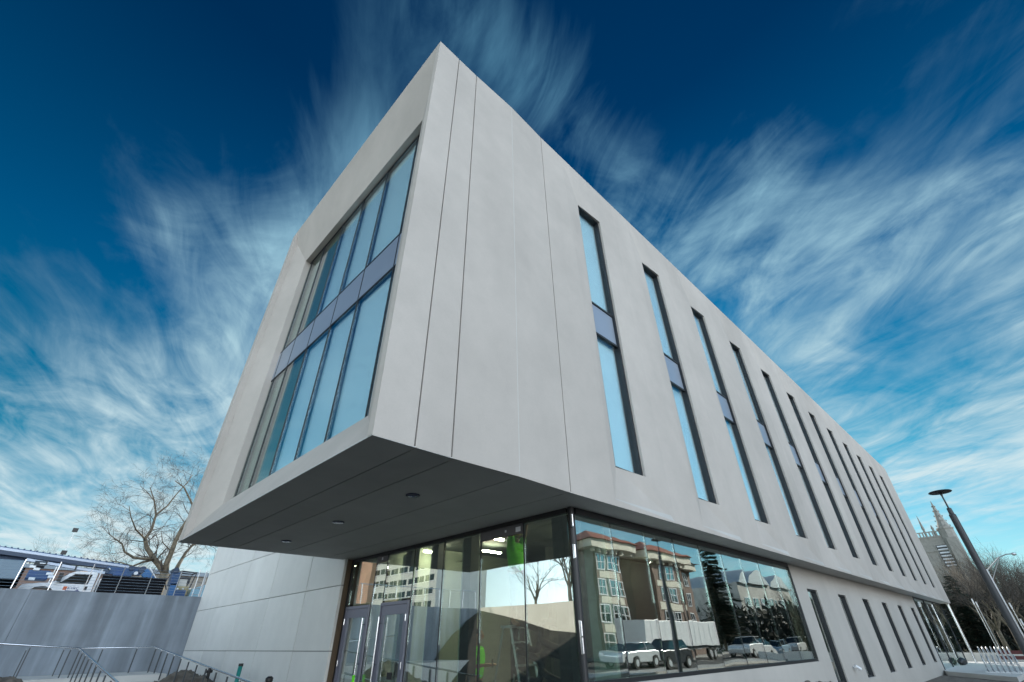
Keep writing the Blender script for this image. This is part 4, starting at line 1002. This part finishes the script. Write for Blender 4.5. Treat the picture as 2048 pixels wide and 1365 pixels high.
# ================================================================== PEOPLE INSIDE THE HALL
def skin_fig(name, verts, edges, radii, m, parent, root=0, sub=2):
    me = bpy.data.meshes.new(name); me.from_pydata([tuple(v) for v in verts], edges, []); me.materials.append(m)
    o = bpy.data.objects.new(name, me); COL.objects.link(o); o.parent = parent
    sk = o.modifiers.new('skin', 'SKIN'); sk.use_smooth_shade = True
    for i, r in enumerate(radii):
        r = r if isinstance(r, tuple) else (r, r); me.skin_vertices[0].data[i].radius = r; me.skin_vertices[0].data[i].use_root = (i == root)
    sb = o.modifiers.new('sub', 'SUBSURF'); sb.levels = sub; sb.render_levels = sub
    return o
def person(label, x, y, z, rz, lh, rh, look=0.0, group=None):
    """standing figure facing local +x; lh / rh: elbow and wrist offsets from the shoulders"""
    t = thing('person', label, 'person', (x, y, z), rz, group)
    sh = [Vector((0, .19, 1.44)), Vector((0, -.19, 1.44))]
    V = [(0, 0, .96), (0, 0, 1.12), (-.01, 0, 1.32), (0, 0, 1.47), (.01, 0, 1.54), (.03, 0, 1.60)]; E_ = [(0, 1), (1, 2), (2, 3), (3, 4), (4, 5)]
    Rr = [(.13, .16), (.12, .14), (.13, .17), (.09, .10), .055, .06]
    for s, (el, wr) in zip((0, 1), (lh, rh)):
        b = len(V); S = sh[s]; e = S+Vector(el); w_ = e+Vector(wr); hd = w_+Vector(wr).normalized()*.07
        V += [tuple(S), tuple(e), tuple(w_), tuple(hd)]; E_ += [(2, b), (b, b+1), (b+1, b+2), (b+2, b+3)]; Rr += [.062, .045, .028, (.02, .038)]
        # fingers and thumb, each a short chain
        f = Vector(wr).normalized(); a = Vector((0, 0, 1)).cross(f)
        if a.length < .2: a = Vector((0, 1, 0))
        a.normalize(); n = f.cross(a)
        for k in range(4):
            b2 = len(V); o_ = a*(.024-.016*k); l = (.036, .042, .040, .030)[k]
            V += [tuple(hd+o_+f*.02), tuple(hd+o_+f*(.02+l)+n*-.008), tuple(hd+o_+f*(.015+l*1.6)+n*-.03)]; E_ += [(b+3, b2), (b2, b2+1), (b2+1, b2+2)]; Rr += [.009, .0085, .007]
        b2 = len(V); V += [tuple(hd+a*.035-f*.03), tuple(hd+a*.05+f*.005), tuple(hd+a*.048+f*.03)]; E_ += [(b+3, b2), (b2, b2+1), (b2+1, b2+2)]; Rr += [.011, .010, .008]
    for s in (1, -1):
        b = len(V); V += [(0, s*.095, .90), (.02, s*.11, .50), (-.02, s*.115, .09), (.14, s*.13, .035)]; E_ += [(0, b), (b, b+1), (b+1, b+2), (b+2, b+3)]; Rr += [.095, .062, .042, .04]
    skin_fig('body', V, E_, Rr, MSKIN, t)
    # shirt and trousers over the body
    V2 = [(0, 0, .92), (0, 0, 1.12), (-.01, 0, 1.32), (0, 0, 1.45), (0.0, 0, 1.50)]; E2 = [(0, 1), (1, 2), (2, 3), (3, 4)]; R2 = [(.165, .20), (.155, .18), (.165, .21), (.12, .13), .07]
    for s, (el, wr) in zip((0, 1), (lh, rh)):
        b = len(V2); S = sh[s]; e = S+Vector(el)*.75; V2 += [tuple(S), tuple(e)]; E2 += [(2, b), (b, b+1)]; R2 += [.085, .075]
    skin_fig('shirt', V2, E2, R2, MHIVIS, t)
    V3 = [(0, 0, 1.02), (0, 0, .93)]; E3 = [(0, 1)]; R3 = [(.13, .16), (.13, .15)]
    for s in (1, -1): b = len(V3); V3 += [(.0, s*.10, .74), (.02, s*.11, .50), (-.02, s*.115, .12)]; E3 += [(1, b), (b, b+1), (b+1, b+2)]; R3 += [.10, .078, .065]
    skin_fig('trousers', V3, E3, R3, mat('work_trousers', (.03, .035, .05), .9), t)
    # head
    me = bpy.data.meshes.new('head'); bm = bmesh.new(); bmesh.ops.create_uvsphere(bm, u_segments=20, v_segments=16, radius=.105)
    for v in bm.verts:
        v.co.x *= .95; v.co.y *= .78; v.co.z *= 1.18
        if v.co.z < 0: v.co.y *= 1+v.co.z*1.8; v.co.x *= 1+v.co.z*.9
        if v.co.x > .08 and abs(v.co.y) < .02 and -.04 < v.co.z < .015: v.co.x += .022
    bm.to_mesh(me); bm.free(); me.materials.append(MSKIN)
    for p_ in me.polygons: p_.use_smooth = True
    h = link('head', me, t, (.035, 0, 1.685), look)
    for s in (1, -1):
        MB().lathe((.088, s*.033, .012), [(.004, -.006), (.012, 0), (.004, .006)], 8).build('eye', MBLACK, h)
        MB().lathe((.0, s*.083, -.03), [(.008, 0), (.016, .02), (.016, .045), (.008, .06)], 8).build('ear', MSKIN, h)
    B(.088, .096, -.022, .022, -.060, -.052).build('mouth', mat('lips', (.25, .09, .07), .6), h)
    me2 = bpy.data.meshes.new('hair'); bm = bmesh.new(); bmesh.ops.create_uvsphere(bm, u_segments=18, v_segments=12, radius=.113)
    for v in list(bm.verts):
        v.co.x = v.co.x*.95-.012; v.co.y *= .80; v.co.z *= 1.17
    bmesh.ops.delete(bm, geom=[v for v in bm.verts if v.co.z < .005-v.co.x*-.25 and v.co.x > -.05 or v.co.z < -.055], context='VERTS')
    bm.to_mesh(me2); bm.free(); me2.materials.append(MBLACK); link('hair', me2, h)
    return t
wp = at(946, 1310, X=7.35)
person('worker in a bright green high-visibility shirt looking down at a phone behind the entrance glass', 7.35, wp.y-.12, .04, R(-62), ((.02, .05, -.28), (.24, -.04, .02)), ((.02, -.05, -.28), (.24, .04, .03)), 0)
ph = thing('phone', 'black phone held in the green-shirted worker\'s hand', 'phone', (7.35+.15, wp.y-.12-.33, 1.24), R(-62)); B(-.01, .0, -.035, .035, -.06, .08).build('phone_body', MBLACK, ph); B(-.013, -.0105, -.03, .03, -.052, .072).build('screen', mat('phone_screen', (.05, .06, .08), .1), ph)
wp2 = at(1032, 1108, X=7.1)
person('green-shirted worker up on a ladder reaching to the ceiling behind the glass', 7.1, wp2.y, wp2.z-1.28, R(-80), ((.05, .08, .25), (.08, -.02, .22)), ((.10, -.08, .22), (.10, .02, .2)), 0)
ld = thing('step_ladder', 'grey step ladder under the worker who reaches to the ceiling', 'ladder', (7.1, wp2.y, .04)); H = wp2.z-1.28-.05
for s in (-.22, .22):
    MB().tube([(s, -.05, H), (s*1.2, -.55, 0)], .022, 6).build('stile', MGALV, ld); MB().tube([(s, .15, H), (s*1.2, .6, 0)], .022, 6).build('stile', MGALV, ld)
B(-.25, .25, -.08, .2, H, H+.045).build('platform', MGALV, ld)
for k in range(5): f = (k+.5)/5.2; B(-.22-.04*(1-f), .22+.04*(1-f), -.55+.5*f-.03, -.55+.5*f+.05, H*f, H*f+.03).build('tread', MGALV, ld)
# stacked black ring frames behind the corner pane
rg_pts = []
for k in range(25):
    a = 2*math.pi*k/24; ca, sa_ = math.cos(a), math.sin(a); rg_pts.append((.34*math.copysign(abs(ca)**.55, ca), .17*math.copysign(abs(sa_)**.55, sa_)))
def ring_mesh():
    return MB().tube([(0, p[0], p[1]) for p in rg_pts], .055, 8, cap=False).mesh('seat_frame', MBLACK, True)
rm = ring_mesh(); k = 0
for j, (y, nn) in enumerate(((6.05, 4), (6.85, 4))):
    for i in range(nn):
        o = link('seat_shell', rm, None, (6.95+.12*(j % 2), y, .34+.45*i)); o.rotation_euler.x = R(14); 
        tag(o, ['lowest', 'second lowest', 'second highest', 'topmost'][i]+' open black seat shell in the '+['right', 'left'][j]+' stack behind the corner pane', 'seat shell', 'stacked open black seat shells inside the glass')

# ================================================================== ACROSS THE STREET (seen mirrored in the glass)
def far_window(parent, x, y, z, wd, h, m=None, face=1):
    """window on a wall facing +y"""
    w_ = MB().box(x, x+wd, y, y+.08*face if face > 0 else y, z, z+h)
    f = MB().box(x, x+wd, y+.0, y+.09, z, z+.09).box(x, x+wd, y+.0, y+.09, z+h-.09, z+h).box(x, x+.08, y, y+.09, z+.09, z+h-.09).box(x+wd-.08, x+wd, y, y+.09, z+.09, z+h-.09).box(x+wd/2-.04, x+wd/2+.04, y, y+.085, z+.09, z+h-.09).box(x+.08, x+wd-.08, y, y+.08, z+h*.5-.03, z+h*.5+.03)
    o = f.build('window', MWHITE, parent); B(x+.08, x+wd-.08, y+.01, y+.03, z+.09, z+h-.09).build('pane', G_FAR, o); return o
def apartment():
    t = thing('apartment_house', 'brown brick apartment house with cream cornices and red tiled roof, mirrored in the street window', 'building', (0, 0, 0))
    yf = -22.0; x0, x1 = 24.0, 63.0; H = 9.3
    B(x0, x1, yf-14, yf, 0, H).build('wall', MBRICK, t)
    # projecting bays: pale one and the dark tower
    def bayblock(xa, xb, dep, m, h=H):
        b = MB(); c = 1.6
        pts = [(xa, yf+.002), (xb, yf+.002), (xb-c, yf+dep), (xa+c, yf+dep)]
        lo = [(x, y, 0) for x, y in pts]; hi = [(x, y, h-.002) for x, y in pts]
        return MB().hexa([lo[0], lo[1], lo[2], lo[3], hi[0], hi[1], hi[2], hi[3]]).build('bay', m, t)
    mg = mat('pale_bay', (.36, .335, .30), .7, noise=1.5)
    bays = [(27.5, 34.0, mg), (39.5, 45.6, mg), (49.0, 57.5, MBRICK)]
    for xa, xb, m in bays: bayblock(xa, xb, 2.2, m)
    for k in range(4):
        z = .7+k*2.25
        for x in (24.6, 35.2, 37.3, 46.4, 58.6, 60.8): far_window(t, x, yf+.01, z, 1.25, 1.5)
        for xa, xb, m in bays:
            far_window(t, (xa+xb)/2-1.7, yf+2.21, z, 1.5, 1.45); far_window(t, (xa+xb)/2+.2, yf+2.21, z, 1.5, 1.45)
            if k: B(xa+1.7, xb-1.7, yf+2.205, yf+2.30, z-.72, z-.10).build('spandrel', MCREAM, t)
    for xa, xb, m in bays: B(xa+1.3, xa+1.6, yf+2.0, yf+2.28, 0, H).build('pilaster', MBRICK, t); B(xb-1.6, xb-1.3, yf+2.0, yf+2.28, 0, H).build('pilaster', MBRICK, t)
    # cornice and hipped roof
    B(x0-.8, x1+.8, yf-14.8, yf+.9, H, H+.75).build('cornice', MCREAM, t)
    def hip(xa, xb, ya, yb, z, h, o=.35):
        d = min(xb-xa, yb-ya)/2; b = MB()
        P = [(xa-o, ya-o, z), (xb+o, ya-o, z), (xb+o, yb+o, z), (xa-o, yb+o, z)]
        if xb-xa > yb-ya: r = [(xa+d, (ya+yb)/2, z+h), (xb-d, (ya+yb)/2, z+h)]
        else: r = [((xa+xb)/2, ya+d, z+h), ((xa+xb)/2, yb-d, z+h)]
        if xb-xa > yb-ya:
            b.poly([P[0], P[1], r[1], r[0]]); b.poly([P[1], P[2], r[1]]); b.poly([P[2], P[3], r[0], r[1]]); b.poly([P[3], P[0], r[0]])
        else:
            b.poly([P[0], P[1], r[0]]); b.poly([P[1], P[2], r[1], r[0]]); b.poly([P[2], P[3], r[1]]); b.poly([P[3], P[0], r[0], r[1]])
        b.poly(P[::-1]); return b.build('roof', MRED, t)
    hip(x0-.8, x1+.8, yf-14.8, yf+.9, H+.76, 2.2)
    for xa, xb, m in bays:
        c = B(xa-.3, xb+.3, yf+.95, yf+3.1, H, H+.75).build('cornice', MCREAM, t); hip(xa-.4, xb+.4, yf-1.5, yf+3.1, H+.77, 1.3, .3)
        br = B(-.07, .07, 0, .45, 0, .35).mesh('bracket', MCREAM)
        for i in range(6): link('bracket', br, c, (xa+.5+i*(xb-xa-1)/5, yf+2.35, H-.36))
    B(44.5, 46.5, yf+.1, yf+1.6, 0, 2.6).build('porch', MCREAM, t)
apartment()
def hall():
    t = thing('curved_roof_hall', 'pale stone hall with two low curved roofs, mirrored beyond the conifer', 'building', (0, 0, 0))
    B(86, 112, -40, -24, 0, 9.4).build('wall', mat('pale_stone', (.42, .41, .38), .8, noise=.5), t)
    for a, c in ((86, 98), (99, 112)):
        pr_ = [(a, 9.4)]+[(a+(c-a)*k/10, 9.4+2.3*math.sin(math.pi*k/10)) for k in range(1, 10)]+[(c, 9.4)]
        MB().prism(pr_, -40, -23.5).build('roof', mat('zinc', (.30, .33, .35), .5, .3), t)
    for k in range(6):
        for z in (1.2, 4.8): far_window(t, 88+k*4, -23.99, z, 2.2, 2.6)
hall()
conifer('tall dark spruce across the street, mirrored in the street window', (73.5, -22.5, .03), 1.45, 1, 1.15)
conifer('second smaller spruce behind the tall one across the street', (80.5, -25.5, .03), 1.2, 2, 1.1)
for k, (x, y, s) in enumerate(((95, -20, .9), (104, -21.5, 1.0), (67.5, -24, .7), (20, -24, 1.0), (8, -25, .9))):
    put_tree('bare_tree', ['bare street tree in front of the pale curved-roof hall', 'bare street tree at the far end of the pale hall', 'small bare tree between the brick house and the spruce', 'bare tree left of the brick apartment house', 'outermost bare tree on the far pavement behind the camera'][k], BT[k % 3], (x, y, .03), k, s)
def semi():
    t = thing('semi_trailer', 'long white semi-trailer parked across the street, mirrored low in the street window', 'trailer', (39.5, -15.2, 0.012))
    B(0, 14, -2.4, 0, 1.15, 3.15).build('box', MWHITE, t, bevel=.03); B(.2, 13.8, -2.2, -.2, .9, 1.145).build('chassis', MDARK, t)
    for x in (1.2, 2.4, 11.4, 12.6): wheel(t, x, -.35, .5, .5, .3)
    for k in range(1, 12): B(14*k/12, 14*k/12+.04, 0.001, .02, 1.2, 3.1).build('rib', MWHITE, t)
semi()
def car(label, x, y, rz, col, name, z=.012, suv=False):
    m = mat(name, col, .25, .3); t = thing('parked_car', label, 'car', (x, y, z), rz, 'cars parked along the street'); h = .16 if suv else 0
    lower = [(-2.2, .35), (-2.25, .72), (-2.05, .92+h*.5), (-1.1, 1.0+h*.5), (1.5, 1.0+h*.6), (2.1, .93+h*.6), (2.25, .65), (2.2, .32), (1.75, .32), (1.65, .60), (1.35, .70), (1.05, .60), (.95, .32), (-.95, .32), (-1.05, .60), (-1.35, .70), (-1.65, .60), (-1.75, .32)]
    MB().prism(lower, -.9, .9).build('body', m, t, bevel=.05)
    rf = 1.46+h
    cab = [(-1.15, 1.0+h*.5), (-.45, rf-.06), (-.25, rf), (.95, rf), (1.25, rf-.07), (1.75, 1.02+h*.6)]
    b = MB(); n = len(cab); b.v = [(px, -.86 if i in (0, n-1) else -.70, pz_) for i, (px, pz_) in enumerate(cab)]+[(px, .86 if i in (0, n-1) else .70, pz_) for i, (px, pz_) in enumerate(cab)]
    b.f = [tuple(range(n)), tuple(range(n, 2*n))[::-1]]+[(i, n+i, n+(i+1) % n, (i+1) % n) for i in range(n)]
    cb = b.build('cabin', mat('car_window_dark', (.015, .018, .02), .06), t)
    B(-.35, 1.05, -.68, .68, rf-.02, rf+.025).build('roof', m, t, bevel=.01)
    for s in (-1, 1):
        for xx in (-1.35, 1.35): wheel(t, xx, s*.80, .33, .33, .22)
        MB().tube([(.25, s*.875, 1.0+h*.5), (.2, s*.71, rf)], .04, 6).build('pillar', m, cb)
        B(-2.27, -2.16, s*.62-.16, s*.62+.16, .70, .83).build('headlight', MWHITE, t); B(2.18, 2.26, s*.66-.13, s*.66+.13, .72, .86).build('tail_light', mr_, t)
    return t
car('silver-white car near the left end of the mirrored street', 32.6, -12.0, 0, (.55, .57, .60), 'car_silver')
car('dark estate car parked ahead of the white trailer', 36.9, -11.9, 0, (.02, .022, .03), 'car_black', suv=True)
car('white van-like car mirrored under the conifer', 53.4, -11.8, 0, (.70, .71, .72), 'car_white', suv=True)
car('pale blue car at the far end of the mirrored row', 60.4, -11.9, 0, (.30, .42, .52), 'car_pale_blue')
car('second white car just beyond the pale blue one', 67.2, -11.9, 0, (.66, .66, .66), 'car_white_two', suv=True)
# opposite the entrance: tower block, seen mirrored beside the doors
def tower_block():
    x = -60.0; t = thing('tower_block', 'white high-rise block with rows of small windows, mirrored in the entrance glass', 'building', (0, 0, 0))
    mw = mat('highrise_white', (.50, .50, .47), .8, noise=.3, col2=(.44, .44, .42))
    B(x-16, x, 101, 128, TZ, 46).build('wall', mw, t); B(x-18, x+2.5, 128.01, 150, TZ, 46).build('side_wing', mat('salmon_brick', (.48, .27, .18), .8, noise=.5), t)
    wmm = B(0, .12, 0, 1.5, 0, 1.3).mesh('window', MATS['car_window_dark']); wf = B(.0, .16, -.1, 1.6, -.14, 0).mesh('sill', MWHITE)
    for fl in range(14):
        for j in range(6):
            for s in (0, 1.9):
                o = link('window', wmm, t, (x+.001, 102.3+j*4.3+s, 6+fl*2.85)); link('sill', wf, o)
tower_block()
p = Vector((-24, 29.6, 3.15)); put_tree('bare_tree', 'bare spreading tree above the sunlit return wall, mirrored by the corner pane', BT[0], tuple(p), 1, .95)
put_tree('bare_tree', 'smaller bare tree beside the one above the sunlit return wall', BT[1], (-22.5, 32.5, 3.15), 2, .7)
